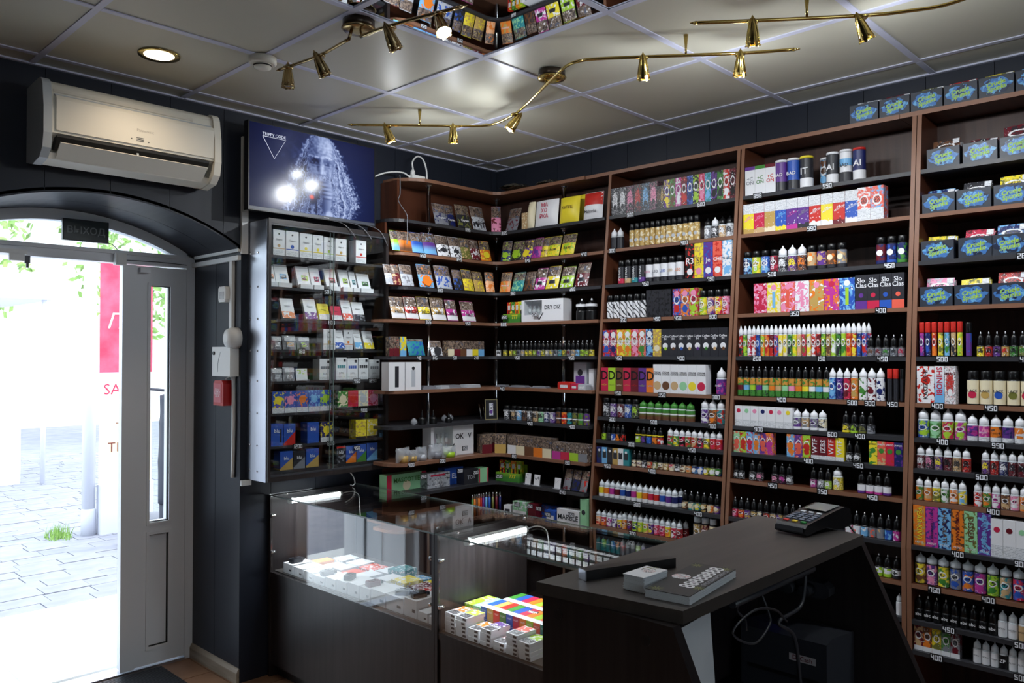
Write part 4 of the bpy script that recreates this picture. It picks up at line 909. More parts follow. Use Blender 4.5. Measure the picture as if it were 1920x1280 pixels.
def drybox(w, h, c1, c2, i, loc, rz, t='', tc='charcoal', **_):
    d = .07; e = h * .09; x1 = w * .42
    o = part('window_box', MB().box(-w / 2, w / 2, .002, d, 0, .004).box(-w / 2, w / 2, d - .003, d, .004, h).box(-w / 2, w / 2, 0, d, h - .004, h).box(-w / 2, -w / 2 + w * .07, 0, d - .003, .004, h - .004).box(x1 - w * .42, w / 2, 0, d - .003, .004, h - .004).box(-w / 2 + w * .07, x1 - w * .42, 0, .002, .004, h * .32), 'p_plain', loc=loc, rot=(0, 0, rz), color=PAL['white'])
    link('lettering', fit_text(t.strip(), w * .38, h * .3, bold=.02), o, (w * .25, -.0008, h * .62), (R_(90), 0, 0), color=PAL[tc])
    part('window', MB().box(-w / 2 + w * .07, x1 - w * .42, .0005, .0015, h * .32, h - .004), 'glass', o)
    part('check_mark', MB().tube([(-w * .1, -.001, h * .2), (-w * .06, -.001, h * .1), (w * .03, -.001, h * .4)], h * .022, 5), 'black', o)
    for k in range(4):
        q = part('glass_pipe', MB().lathe([(.006, .0055), (.009, .02), (.004, .05), (.004, h * .75)], 10), 'frostglass', loc=Vector(loc) + Matrix.Rotation(rz, 3, 'Z') @ Vector((-w * .38 + k * w * .105, .035, 0)), rot=(0, 0, rz))
        pb = part('price_sticker', MB().box(-.008, .008, -.0055, -.0045, h * .45, h * .6), 'paper', q)
        tag(q, f"clear glass pipe, {ORD[k]} behind the window of the {'upper' if loc[2] > 1.3 else 'lower'} white box", 'glass pipe', 'glass pipes in the window boxes')
    return o
def framed(w, h, c1, c2, i, loc, rz, **_):
    o = part('framed_picture', MB().box(-w / 2, w / 2, 0, .008, 0, h), 'black', loc=(loc[0], loc[1], loc[2] + .001), rot=(0, 0, 0)); o.rotation_euler = (Matrix.Rotation(rz, 3, 'Z') @ Matrix.Rotation(R_(-4), 3, 'X')).to_euler()
    e = .003; part('gilt_border', MB().box(-w / 2, w / 2, -.002, 0, 0, e).box(-w / 2, w / 2, -.002, 0, h - e, h).box(-w / 2, -w / 2 + e, -.002, 0, e, h - e).box(w / 2 - e, w / 2, -.002, 0, e, h - e), 'gilt', o)
    link('device_print', panelmesh(w * .32, h * .2, h * .82, 'busy'), o, color=PAL['silver'], accent=PAL['purple']); return o
def R(u, r, kind, s0, s1, n, h, cols, **k):
    cols = cols.split(); w = abs(s1 - s0) / n; off = .015 + k.get('set', 0)
    if u[0] == 'b':
        sh = max(0, .003 - min(s0, s1)) if s0 < .003 else 0
        s0 += sh; s1 += sh * .4; 
        if s1 > WBAY - .003 and u != 'b3': s1 = WBAY - .003
        w = abs(s1 - s0) / n
    lim = -.982 + D(SHC[min(r, 10) - 1]) + .09
    if u == 'cl' and r < 3 and s0 < lim: s0 = lim; w = s1 - s0
    for rowk in range(1 + k.get('back', 0)):
        for i in range(n):
            c = cols[i % len(cols)].split('/'); c1 = c[0]; c2 = c[1] if len(c) > 1 else 'grey'
            s = s0 + (i + .5) * (s1 - s0) / n; o_ = off
            if rowk:
                s += (s1 - s0) / n * .42 * (1 if rowk == 1 else .2); o_ += (w * 1.02) * rowk
                if s + w / 2 > WBAY - .002 and u[0] == 'b': continue
                if u == 'cr' and i > n - 4: continue
            loc, rz = place(u, r, s, o_ + (w / 2 if kind in ROUNDS or kind == 'lighter' else 0))
            hh = h * random.uniform(.985, 1.0)
            kw = {a: b for a, b in k.items() if a not in ('set', 'back', 'nn', 'ang', 'angs')}
            if kind in ROUNDS: o = bottle(kind, w, h, c1, c2, i, loc, rz + R_(random.uniform(-6, 6)), **kw)
            elif kind == 'box': o = box(w, h, min(max(w, .03), .06), c1, c2, i, loc, rz, **({'gp': 1} if u == 'cab' and not kw else {}), **kw)
            elif kind == 'stand': o = leafpack(w, h, c1, c2, i, (loc[0], loc[1] + .02, loc[2]), rz, stand=1, **kw)
            else: o = {'pouch': pouch, 'bag': bag, 'leaf': leafpack, 'sachet': sachet, 'card': card, 'lighter': lighter, 'tin': tin, 'disp': disp, 'drybox': drybox, 'frame': framed}[kind](w, h, c1, c2, i, loc, rz, **kw)
            key = (u, r, rowk); CNT[key] = CNT.get(key, 0) + 1; q = CNT[key] - 1
            cap = ''
            if kind in ('chub', 'point', 'tall'): cap = f" with {cname(tok(k.get('cap', 'black'), i))} cap"
            elif kind in ('salt', 'salt2'): cap = ' with black cap'
            noun = k.get('nn') or f"{cname(c1)} {NOUN[kind]}"
            if k.get('nn') and len(k['nn'].split()) < 4: noun = f"{cname(c1)} {k['nn'].split(' ', 1)[1] if k['nn'].split()[0] in PAL else k['nn']}"
            shelf = ORD[r - 1]
            where = {'b1': f'{shelf} shelf down, bay beside corner', 'b2': f'{shelf} shelf down, middle bay', 'b3': f'{shelf} shelf down, end bay', 'cl': f'{shelf} corner shelf, beside cabinet', 'cr': f'{shelf} corner shelf, long wall', 'cab': f'{shelf} glass cabinet shelf'}[u]
            front = '' if not rowk else ('back row, ' if rowk == 1 else 'third row, ')
            tag(o, f"{noun}{cap}, {front}{ordw(q)} from left, {where}".replace('with white cap, back row', 'back row').replace('with white cap, third row', 'third row'), CAT[kind], f"goods on {where}")
R('b1',1,'box',-0.012,0.279,6,0.142,'charcoal/white charcoal/white charcoal/pink charcoal/red charcoal/sky charcoal/pink',m='toon')
R('b1',1,'box',0.280,0.322,2,0.115,'black/brown black/gold',m='toon')
R('b1',1,'box',0.324,0.710,12,0.139,'purple/yellow green/brown magenta/white maroon/red blue/navy black/lime crimson/pink teal/sky purple/black green/charcoal red/white maroon/black',m='busy')
R('b1',2,'point',-0.023,0.069,2,0.109,'charcoal/grey charcoal/grey',cap='white')
R('b1',2,'chub',0.121,0.524,13,0.120,'gold/cream',cap='black',m='soft',e='silver')
R('b1',2,'point',0.546,0.698,4,0.099,'grey/white charcoal/white tan/white white/charcoal',cap='black white black black',m='toon')
R('b1',3,'slim',0.060,0.227,4,0.120,'charcoal/crimson charcoal/tan charcoal/teal charcoal/purple',cap='black',t='ICE PARA',tc='white',tv=1,bp=(.2,'accent'))
R('b1',3,'chub',0.228,0.445,5,0.119,'white/pink white/grey white/blue white/gold white/orange',cap='black',t='LEO',tc='accent',bp=(.16,'charcoal'))
R('b1',3,'box',0.465,0.708,5,0.164,'black/red yellow/gold purple/blue coral/red white/sky',m='soft',t='R3|Sl|Je|CHE|SHOC',tc='white brown white white black',ts=.36,tz=.5,e='white pink white white sky',ez=.2)
R('b1',4,'chub',-0.020,0.240,6,0.120,'white/charcoal',cap='black',m='stripe')
R('b1',4,'box',0.255,0.395,4,0.133,'charcoal/black',m='soft')
R('b1',4,'box',0.405,0.541,3,0.131,'blue/red orange/blue crimson/lime',m='busy',e='pink',ez=.82)
R('b1',4,'chub',0.542,0.698,4,0.116,'yellow/lime purple/peach crimson/yellow pink/red',cap='black',m='busy',t='TASTY',tc='white',tv=1)
R('b1',5,'box',-0.013,0.301,7,0.133,'red/blue crimson/navy yellow/orange lime/orange red/pink coral/green navy/sky',m='busy',t='GEM\nTAP',tc='white',ts=.3,tz=.5,e='white',ez=.82)
R('b1',5,'box',0.305,0.353,1,0.131,'gold/yellow',m='soft',e='cream',ez=.3)
R('b1',5,'box',0.354,0.704,8,0.131,'charcoal/lime charcoal/brown charcoal/blue charcoal/tan charcoal/purple charcoal/green charcoal/tan charcoal/brown',m='plain',t='Coffee\nIN',tc='white',ts=.26,tz=.68,e='white',ez=.38,e2=1)
R('b1',6,'box',-0.016,0.317,7,0.117,'crimson/yellow lime/olive brown/cream crimson/gold maroon/red purple/lime orange/sky',m='plain',t='D',tc='black',ts=.75,tz=.66,wave=1)
R('b1',6,'box',0.318,0.604,6,0.136,'white/tan white/brown white/tan white/mint white/yellow white/crimson',m='plain',t='CREAM\nCOOKIE',tc='charcoal',ts=.24,tz=.68,e='accent',ez=.26,er=.44,nn='white cookie carton')
R('b1',6,'point',0.646,0.695,1,0.124,'purple/magenta',cap='white',m='soft',t='SWEET',tc='white')
R('b1',7,'chub',0.014,0.236,5,0.094,'charcoal/white purple/white maroon/white blue/white charcoal/lime',cap='black',m='toon')
R('b1',7,'point',0.235,0.541,7,0.092,'green/brown',cap='green',m='grad',band='white')
R('b1',7,'point',0.576,0.698,3,0.110,'purple/white brown/orange teal/red',cap='white',m='busy')
R('b1',8,'salt',0.019,0.162,5,0.079,'lime/black charcoal/grey blue/white orange/black red/black',m='soft')
R('b1',8,'salt',0.223,0.381,5,0.078,'lime/white purple/charcoal blue/sky orange/brown red/white',m='soft',band='yellow',bz=.47)
R('b1',8,'point',0.405,0.694,9,0.082,'crimson/green green/yellow crimson/black green/red red/tan crimson/charcoal olive/yellow red/crimson crimson/red',cap='white',m='busy')
R('b1',9,'box',-0.019,0.192,6,0.080,'navy/grey sky/charcoal charcoal/grey gold/black white/charcoal teal/black',m='plain',e='white',ez=.8,er=.2,pan=(.35,.4,'charcoal'))
R('b1',9,'salt',0.208,0.542,11,0.078,'brown/cream maroon/cream charcoal/white tan/red olive/cream cream/brown gold/cream crimson/cream charcoal/white cream/brown tan/orange',m='busy')
R('b1',9,'salt',0.545,0.694,5,0.081,'navy/sky blue/white olive/yellow lime/white green/navy',m='busy',e='white',ez=.2)
R('b1',10,'point',0.021,0.477,14,0.082,'yellow/white orange/white magenta/white maroon/white blue/white navy/white magenta/white yellow/white orange/white crimson/white red/white blue/white purple/white navy/white',cap='frost',bp=(.2,'white'),back=1)
R('b1',10,'salt',0.500,0.697,6,0.084,'brown/tan teal/cream teal/yellow gold/black orange/cream purple/tan',m='busy',e='cream',ez=.25)
R('b1',11,'point',-0.014,0.161,5,0.073,'peach/red crimson/orange magenta/white purple/white yellow/purple',cap='frost',m='busy',back=1)
R('b1',11,'point',0.163,0.504,11,0.081,'orange/tan maroon/purple lime/navy lime/yellow peach/lime purple/yellow crimson/pink pink/crimson yellow/orange crimson/white red/maroon',cap='frost',m='busy',back=1)
R('b1',11,'chub',0.560,0.680,3,0.115,'gold/white maroon/tan cream/gold',cap='frost',m='busy')
R('b1',12,'point',-0.015,0.147,5,0.073,'teal/teal',cap='teal')
R('b1',12,'point',0.153,0.304,5,0.083,'grey/white',cap='frost')
R('b2',1,'box',-0.006,0.145,3,0.130,'white/purple white/green white/maroon',m='plain',t='+C\nON',tc='grey green red',ts=.34,tz=.5,tp=(.12,'accent'),nn='white carton with square logo')
R('b2',1,'tube',0.136,0.248,2,0.139,'purple/white blue/white',cap='white',t='BAD',tc='white',bp=(.28,'charcoal'),nn='tall round tin')
R('b2',1,'tube',0.249,0.306,1,0.139,'charcoal/yellow',cap='yellow',bp=(.28,'white'),t='IT',tc='white',nn='tall round tin')
R('b2',1,'tube',0.313,0.362,1,0.131,'brown/sky',cap='white',m='busy',nn='tall round tin',set=.06)
R('b2',1,'tube',0.365,0.418,1,0.135,'charcoal/lime',cap='white',bp=(.28,'white'),t='AI',tc='white',nn='tall round tin')
R('b2',1,'tube',0.421,0.474,1,0.136,'white/sky',cap='white',bp=(.28,'charcoal'),t='BAD',tc='charcoal',pan=(.5,.22,'sky'),nn='tall round tin')
R('b2',1,'tube',0.476,0.528,1,0.135,'navy/crimson',cap='red',bp=(.28,'white'),t='AI',tc='white',nn='tall round tin')
R('b2',2,'box',-0.008,0.505,10,0.133,'yellow/gold crimson/tan gold/cream blue/yellow purple/magenta purple/charcoal red/white yellow/white red/maroon blue/white',m='jam',tp=(.33,'lines'),t='JAM\nMONSTER',tc='pink pink gold sky magenta grey white white white white',ts=.2,tz=.52,tr=25)
R('b2',2,'box',0.509,0.612,2,0.137,'coral/white coral/sky',m='busy',bp=(.36,'lines'))
R('b2',3,'chub',-0.013,0.166,4,0.102,'navy/sky yellow/lime blue/sky maroon/crimson',cap='black',m='busy',t='taboo',tc='white',tv=1)
R('b2',3,'point',0.167,0.296,3,0.115,'charcoal/white purple/yellow charcoal/orange',cap='white',m='toon')
R('b2',3,'chub',0.298,0.465,4,0.103,'tan/orange purple/tan brown/orange grey/tan',cap='black',m='soft',e='cream tan cream cream',ez=.45,bp=(.14,'charcoal'))
R('b2',3,'chub',0.581,0.701,3,0.110,'maroon/navy navy/blue navy/green',cap='black',m='soft',e='white',ez=.42,bp=(.12,'accent'))
R('b2',4,'box',0.070,0.510,7,0.130,'crimson/pink cream/yellow coral/pink white/pink gold/orange magenta/orange blue/sky',m='fruit',e='pink pink pink pink pink crimson white',ez=.84,er=.2,pan=(.15,.55,'crimson sky coral pink gold magenta lime',.22))
R('b2',4,'box',0.511,0.699,4,0.137,'charcoal/purple charcoal/crimson charcoal/blue charcoal/coral',m='plain',t='Slo\nClas',tc='white',ts=.42,tz=.76,bp=(.24,'accent'),e='accent',ez=.4,er=.2)
R('b2',5,'tall',-0.006,0.557,27,0.136,'red/charcoal green/lime crimson/white red/white blue/navy lime/orange orange/red maroon/red blue/red yellow/white cream/yellow green/charcoal lime/yellow tan/peach crimson/olive cream/yellow red/white maroon/red green/lime gold/brown lime/white green/charcoal lime/green orange/red red/yellow navy/blue blue/red',cap='white',m='busy',t='LoLo',tc='white',back=2)
R('b2',5,'salt',0.559,0.703,5,0.086,'grey/brown grey/maroon grey/green grey/charcoal grey/crimson',m='toon')
R('b2',6,'salt2',-0.006,0.413,14,0.130,'green/maroon green/sky green/lime green/purple green/mint green/orange green/tan green/mint green/pink green/orange green/yellow green/white green/sky green/white',m='leafy',pan=(.22,.16,'accent'))
R('b2',6,'tall',0.413,0.530,4,0.128,'blue/sky purple/navy crimson/maroon orange/gold',cap='white',m='busy')
R('b2',6,'tall',0.532,0.632,3,0.129,'white/green white/maroon white/navy',cap='white',m='soft',e='accent',ez=.3,er=.34)
R('b2',6,'stick',0.640,0.685,2,0.127,'charcoal/olive charcoal/purple',cap='red')
R('b2',6,'stick',0.688,0.705,1,0.127,'charcoal/grey',cap='black')
R('b2',7,'box',-0.012,0.261,7,0.088,'white/crimson white/mint white/pink white/navy white/crimson white/pink white/yellow',m='plain',e='accent',ez=.76,er=.24,bp=(.32,'lines'),nn='white carton with small crest')
R('b2',7,'point',0.264,0.407,4,0.085,'grey/purple tan/grey purple/grey cream/charcoal',cap='white',bp=(.12,'white'),m='busy')
R('b2',7,'salt',0.469,0.598,4,0.085,'charcoal/yellow charcoal/lime charcoal/olive charcoal/grey',m='toon',bp=(.1,'accent'))
R('b2',8,'box',-0.011,0.181,6,0.091,'mint/coral lime/red sky/crimson sky/orange purple/coral orange/magenta',m='busy',e='accent',ez=.5,er=.4)
R('b2',8,'box',0.247,0.350,3,0.094,'sky/orange purple/coral lime/red',m='busy',e='accent',ez=.5,er=.4)
R('b2',8,'box',0.352,0.486,4,0.092,'maroon/white maroon/white red/white yellow/white',m='plain',t='WTF|IZBS|WTF|WTF',tc='white',tv=1,ts=.62,tz=.58,bp=(.17,'lines'))
R('b2',8,'salt',0.488,0.548,2,0.084,'black/white',m='toon',t='TEA',tc='white')
R('b2',8,'box',0.583,0.708,4,0.090,'yellow/green coral/tan crimson/red navy/purple',m='soft',t='JAMGO',tc='charcoal white white white',ts=.2,tz=.87,e='green',ez=.6,er=.34)
R('b2',9,'salt',-0.018,0.047,2,0.083,'black/white',m='toon')
R('b2',9,'salt',0.075,0.142,2,0.085,'black/white black/pink',m='toon')
R('b2',9,'salt',0.178,0.274,3,0.085,'black/pink black/magenta black/white',m='toon')
R('b2',9,'salt',0.346,0.436,3,0.081,'magenta/white grey/white lime/white',m='toon')
R('b2',9,'point',0.438,0.479,1,0.090,'yellow/white',cap='white',m='toon')
R('b2',9,'salt',0.537,0.665,4,0.085,'white/grey white/sky white/grey white/grey',m='plain',bp=(.1,'purple magenta magenta purple'))
R('b2',10,'salt',-0.005,0.321,11,0.086,'crimson/pink red/orange purple/gold gold/black cream/charcoal brown/red tan/charcoal purple/gold brown/tan red/gold navy/gold',m='busy')
R('b2',10,'salt',0.495,0.704,7,0.093,'white/pink white/coral sky/white grey/coral grey/tan blue/sky magenta/white',m='soft')
R('b2',11,'salt',0.606,0.704,3,0.084,'white/lime white/lime white/charcoal',m='soft',bp=(.14,'accent'))
R('b2',12,'point',0.685,0.710,1,0.081,'white/grey',cap='frost')
R('b3',5,'stick',-0.007,0.152,7,0.130,'purple/magenta navy/blue red/orange yellow/olive sky/green tan/charcoal yellow/lime',cap='red',m='busy')
R('b3',5,'stick',0.162,0.186,1,0.125,'purple/blue',cap='black',m='soft')
R('b3',5,'salt',0.199,0.357,6,0.091,'yellow/black red/black purple/black gold/red green/black olive/green',m='toon')
R('b3',6,'box',-0.003,0.064,1,0.138,'white/red',m='soft',t='KAKIZASHI',tc='charcoal',tv=1,ts=.26,tz=.5,e='red',ez=.62,er=.26,nn='white carton with red sun print')
R('b3',6,'box',0.064,0.098,1,0.139,'white/sky',m='grad',t='SHINOBI',tc='crimson',tv=-1,ts=.6,tz=.6,nn='pale blue carton with vertical lettering')
R('b3',6,'box',0.099,0.137,1,0.139,'white/red',m='toon',t='IMAG',tc='maroon',ts=.3,tz=.8)
R('b3',6,'chub',0.168,0.381,5,0.123,'cream/crimson cream/gold cream/blue cream/olive cream/crimson',cap='black',t='LACE',tc='charcoal',ts=.3,e='accent',ez=.3,er=.3)
R('b3',7,'point',-0.009,0.167,4,0.113,'blue/lime green/mint crimson/lime magenta/lime',cap='white',m='busy')
R('b3',7,'point',0.171,0.358,5,0.097,'purple/magenta magenta/pink orange/brown purple/navy orange/white',cap='white',t='ZENITH',tc='charcoal white black navy white',m='soft',bp=(.16,'lines'))
R('b3',8,'point',-0.008,0.184,6,0.087,'maroon/white charcoal/pink purple/yellow maroon/black tan/charcoal red/black',cap='white',m='toon')
R('b3',8,'point',0.221,0.360,5,0.087,'purple/yellow red/black navy/white maroon/charcoal maroon/black',cap='white',m='toon')
R('b3',9,'point',-0.012,0.171,6,0.087,'green/orange orange/tan yellow/olive green/white orange/white yellow/sky',cap='white',m='busy')
R('b3',9,'point',0.198,0.369,6,0.089,'red/white green/orange magenta/white brown/tan pink/white orange/tan',cap='white',m='busy')
R('b3',10,'box',-0.003,0.257,6,0.146,'orange/gold magenta/purple sky/navy orange/brown mint/olive purple/sky',m='soft',t='PEAR KIWI|WILD STRAWBERRY|CHOCOLATE|POMEGRANATE|DESSERT|STRAWBERRY',tc='yellow navy brown maroon brown sky',tv=-1,ts=.42,tz=.55,sub='PRINZ')
R('b3',10,'box',0.258,0.372,3,0.132,'white/crimson white/maroon white/mint',m='plain',e='accent',ez=.72,er=.28,bp=(.32,'lines'))
R('b3',11,'chub',-0.005,0.356,9,0.112,'yellow/brown purple/pink yellow/green grey/blue blue/orange purple/magenta lime/green teal/tan crimson/blue',cap='frost',m='busy',point=1)
R('b3',12,'salt',-0.011,0.269,9,0.090,'black/white',m='plain',t='abc',tc='white')
R('b3',12,'point',0.274,0.367,3,0.091,'white/navy white/navy tan/white',cap='frost',t='HORN',tc='charcoal')
R('b3',13,'box',-0.010,0.152,5,0.091,'maroon/tan brown/orange yellow/olive green/grey grey/maroon',m='busy',bp=(.18,'white'))
R('b3',13,'point',0.196,0.361,6,0.084,'white/sky white/sky white/sky black/grey white/green white/lime',cap='frost',t='HORN|HORN|HORN|ZP|ALTAI|ALTAI',tc='charcoal charcoal charcoal white charcoal charcoal')
R('cl',1,'pouch',-0.373,-0.271,1,0.118,'grey/navy',tm='Captain')
R('cl',1,'pouch',-0.261,-0.188,1,0.129,'navy/charcoal',tm='Captain',set=.03)
R('cl',1,'pouch',-0.203,-0.096,1,0.136,'charcoal/olive',tm='Captain')
R('cl',1,'pouch',-0.084,0.021,1,0.140,'silver/charcoal',tm='Captain')
R('cr',1,'pouch',0.039,0.096,1,0.156,'pink/maroon')
R('cr',1,'pouch',0.107,0.203,1,0.134,'grey/maroon')
R('cr',1,'box',0.237,0.287,1,0.095,'tan/cream',m='soft')
R('cr',1,'bag',0.283,0.336,1,0.150,'cream/tan')
R('cr',1,'bag',0.340,0.511,1,0.146,'white/silver',t='МА\nХО\nРКА',tc='crimson')
R('cr',1,'bag',0.522,0.661,1,0.141,'yellow/gold',t='КУПЕЦ',tc='brown')
R('cr',1,'bag',0.593,0.653,1,0.159,'yellow/gold',set=.07)
R('cr',1,'bag',0.691,0.819,1,0.142,'white/red',t='Mahorka',tc='charcoal',tp=(.5,'red'))
R('cl',2,'pouch',-0.707,-0.610,1,0.109,'lime/sky',m='grad')
R('cl',2,'pouch',-0.617,-0.524,1,0.111,'orange/brown',m='grad')
R('cl',2,'pouch',-0.531,-0.447,1,0.114,'blue/sky',m='grad')
R('cl',2,'pouch',-0.447,-0.356,1,0.121,'purple/sky',m='grad')
R('cl',2,'pouch',-0.352,-0.259,1,0.116,'white/charcoal',band='charcoal')
R('cl',2,'pouch',-0.255,-0.170,1,0.117,'white/charcoal',band='charcoal')
R('cl',2,'pouch',-0.170,-0.096,1,0.120,'olive/tan')
R('cl',2,'pouch',-0.096,-0.024,1,0.118,'maroon/white',tm='MABEL')
R('cl',2,'pouch',-0.020,0.053,1,0.120,'orange/yellow',e='yellow')
R('cr',2,'pouch',0.082,0.147,1,0.121,'navy/lime',e='lime')
R('cr',2,'pouch',0.147,0.232,1,0.114,'charcoal/lime',e='lime')
R('cr',2,'pouch',0.232,0.311,1,0.112,'purple/yellow',e='yellow')
R('cr',2,'pouch',0.311,0.380,1,0.116,'magenta/purple',band='purple')
R('cr',2,'pouch',0.380,0.428,1,0.111,'yellow/gold',tm='RAW')
R('cr',2,'pouch',0.428,0.517,1,0.112,'yellow/lime',tm='RAW')
R('cr',2,'pouch',0.525,0.623,1,0.114,'yellow/lime',tm='RAW')
R('cl',3,'pouch',-0.697,-0.649,1,0.106,'silver/white')
R('cl',3,'pouch',-0.649,-0.597,1,0.110,'maroon/tan')
R('cl',3,'pouch',-0.594,-0.512,1,0.113,'silver/grey')
R('cl',3,'pouch',-0.475,-0.371,1,0.126,'sky/orange',e='orange')
R('cl',3,'pouch',-0.356,-0.236,1,0.128,'silver/blue')
R('cl',3,'pouch',-0.224,-0.156,1,0.115,'charcoal/blue')
R('cl',3,'pouch',-0.151,-0.073,1,0.121,'yellow/gold')
R('cl',3,'pouch',-0.069,0.009,1,0.115,'gold/yellow')
R('cr',3,'pouch',0.012,0.066,1,0.117,'peach/orange')
R('cr',3,'pouch',0.077,0.146,1,0.117,'orange/gold',tm='STANLEY')
R('cr',3,'pouch',0.151,0.243,1,0.111,'teal/mint')
R('cr',3,'pouch',0.247,0.325,1,0.108,'brown/charcoal')
R('cr',3,'pouch',0.329,0.409,1,0.122,'magenta/white',band='charcoal')
R('cr',3,'pouch',0.413,0.506,1,0.127,'yellow/white',band='charcoal')
R('cr',3,'pouch',0.517,0.611,1,0.116,'lime/white',band='charcoal')
R('cr',3,'pouch',0.622,0.712,1,0.128,'maroon/white',band='charcoal')
R('cl',4,'pouch',-0.653,-0.563,1,0.115,'tan/white',tm='FIELD',lo='white')
R('cl',4,'pouch',-0.560,-0.474,1,0.120,'red/white',tm='FIELD',lo='white')
R('cl',4,'pouch',-0.470,-0.386,1,0.125,'yellow/white',tm='FIELD',lo='white')
R('cl',4,'pouch',-0.378,-0.280,1,0.124,'gold/white',tm='FIELD',lo='white')
R('cl',4,'pouch',-0.272,-0.193,1,0.117,'magenta/white',tm='FIELD',lo='white')
R('cl',4,'pouch',-0.161,-0.059,1,0.114,'magenta/white',tm='FIELD',lo='white')
R('cr',4,'disp',0.085,0.221,1,0.120,'lime/green')
R('cr',4,'drybox',0.233,0.540,1,0.123,'white/charcoal',t='DRY DIZ',tc='charcoal')
R('cr',4,'salt',0.608,0.741,2,0.115,'black/charcoal',pan=(.62,.12,'white'))
R('cl',5,'box',-0.663,-0.636,1,0.100,'maroon/tan',m='warn',bp=(.4,'maroon'))
R('cl',5,'box',-0.635,-0.599,1,0.101,'brown/red',m='warn',bp=(.4,'maroon'))
R('cl',5,'box',-0.594,-0.554,1,0.101,'yellow/sky',m='soft',bp=(.3,'sky'))
R('cl',5,'pouch',-0.547,-0.418,1,0.086,'teal/blue',flat=1)
R('cl',5,'pouch',-0.385,-0.303,1,0.079,'white/charcoal',e='charcoal')
R('cl',5,'box',-0.268,0.004,6,0.086,'cream/tan maroon/brown brown/tan white/charcoal yellow/charcoal sky/charcoal',m='warn',bp=(.45,'self'))
R('cr',5,'salt',0.063,0.731,22,0.084,'white/charcoal olive/yellow olive/yellow olive/lime grey/charcoal grey/tan olive/yellow olive/yellow olive/lime grey/purple olive/yellow grey/cream grey/yellow grey/charcoal teal/grey olive/yellow grey/maroon tan/grey sky/grey lime/olive olive/lime yellow/olive',m='toon')
R('cl',6,'box',-0.661,-0.558,1,0.144,'white/charcoal',m='plain',pan=(.12,.74,'charcoal',.24),nn='white vaporizer carton')
R('cl',6,'box',-0.556,-0.450,1,0.144,'white/silver',m='plain',pan=(.12,.6,'silver',.24),e='charcoal',ez=.78,er=.1,nn='white vaporizer carton')
R('cr',6,'tin',0.492,0.579,1,0.039,'red/white')
R('cr',6,'tin',0.581,0.629,1,0.032,'crimson/white')
R('cr',6,'tin',0.631,0.682,1,0.031,'silver/white')
R('cr',6,'box',0.554,0.641,1,0.143,'silver/white',m='plain',e='charcoal',ez=.62,er=.2,pan=(.15,.35,'purple'),set=.06)
R('cr',6,'box',0.655,0.687,1,0.110,'white/charcoal',m='plain',set=.06)
R('cl',7,'vial',-0.443,-0.403,1,0.077,'black/white')
R('cl',7,'vial',-0.368,-0.326,1,0.073,'black/white')
R('cl',7,'vial',-0.260,-0.222,1,0.054,'black/white')
R('cr',7,'frame',0.009,0.080,1,0.112,'black/tan')
R('cr',7,'chub',0.094,0.461,9,0.078,'charcoal/white charcoal/tan sky/white brown/charcoal charcoal/white tan/charcoal mint/charcoal navy/white purple/white',cap='black',m='toon',t='NICE',tc='white',ts=.3,tzb=.9)
R('cr',7,'chub',0.467,0.688,6,0.084,'brown/charcoal red/orange teal/charcoal olive/charcoal green/olive purple/olive',cap='black',m='soft',band='white')
R('cl',8,'drybox',-0.333,-0.026,1,0.163,'white/charcoal',t='OK   V',tc='charcoal',set=.05)
R('cr',8,'box',-0.009,0.442,7,0.103,'maroon/tan gold/tan white/charcoal cream/tan brown/charcoal orange/gold cream/charcoal',m='warn',bp=(.47,'self'),back=1)
R('cr',8,'box',0.446,0.681,4,0.088,'magenta/white crimson/white lime/silver grey/white',m='warn',bp=(.47,'self'))
R('cr',9,'disp',0.044,0.206,1,0.112,'lime/green')
R('cr',9,'card',0.250,0.289,1,0.061,'white/grey')
R('cr',9,'card',0.314,0.354,1,0.059,'white/grey')
R('cr',9,'card',0.459,0.499,1,0.057,'white/grey')
R('cr',9,'pouch',0.517,0.567,1,0.105,'grey/maroon')
R('cr',9,'pouch',0.571,0.624,1,0.105,'charcoal/navy')
R('cr',9,'pouch',0.627,0.675,1,0.105,'grey/red')
R('cl',9,'box',-0.584,-0.319,1,0.086,'mint/green',m='plain',t='MASCOTTE',tc='green',ts=.15,tz=.62,e='cream',ez=.3,er=.1,side='crimson',set=.1,nn='mint green carton with red ends')
R('cl',9,'box',-0.365,-0.207,1,0.077,'silver/grey',m='soft',t='200',tc='white',ts=.34,tz=.3,pan=(.78,.12,'crimson'),set=.04,nn='silver carton')
R('cl',9,'box',-0.227,-0.092,1,0.090,'blue/sky',m='plain',t='EL',tc='white',ts=.4,tz=.5,set=.06,nn='blue carton')
R('cl',9,'box',-0.143,-0.037,1,0.081,'charcoal/grey',m='plain',t='TOR',tc='silver',ts=.36,tz=.45,nn='charcoal carton')
R('cr',9,'box',-0.033,0.039,1,0.076,'mint/crimson',m='plain',side='crimson',nn='mint carton with crimson end')
R('cr',10,'lighter',-0.080,0.093,11,0.118,'green orange brown orange red purple sky blue olive maroon navy')
R('cr',10,'box',0.100,0.146,1,0.049,'white/charcoal',m='plain',pan=(.1,.5,'charcoal'))
R('cr',10,'box',0.158,0.261,1,0.078,'mint/white',m='soft',bp=(.4,'white'))
R('cr',10,'box',0.273,0.327,1,0.078,'maroon/red',m='plain')
R('cr',10,'box',0.289,0.448,1,0.069,'blue/brown',m='soft',set=.05)
R('cr',10,'box',0.395,0.465,1,0.061,'blue/white',m='plain',pan=(.1,.5,'white'))
R('cr',10,'box',0.476,0.625,1,0.080,'white/charcoal',m='plain',t='MARBLE',tc='charcoal',ts=.18,tz=.5)
R('cr',10,'box',0.632,0.674,1,0.147,'mint/charcoal',m='plain',e='charcoal',ez=.55,er=.3)
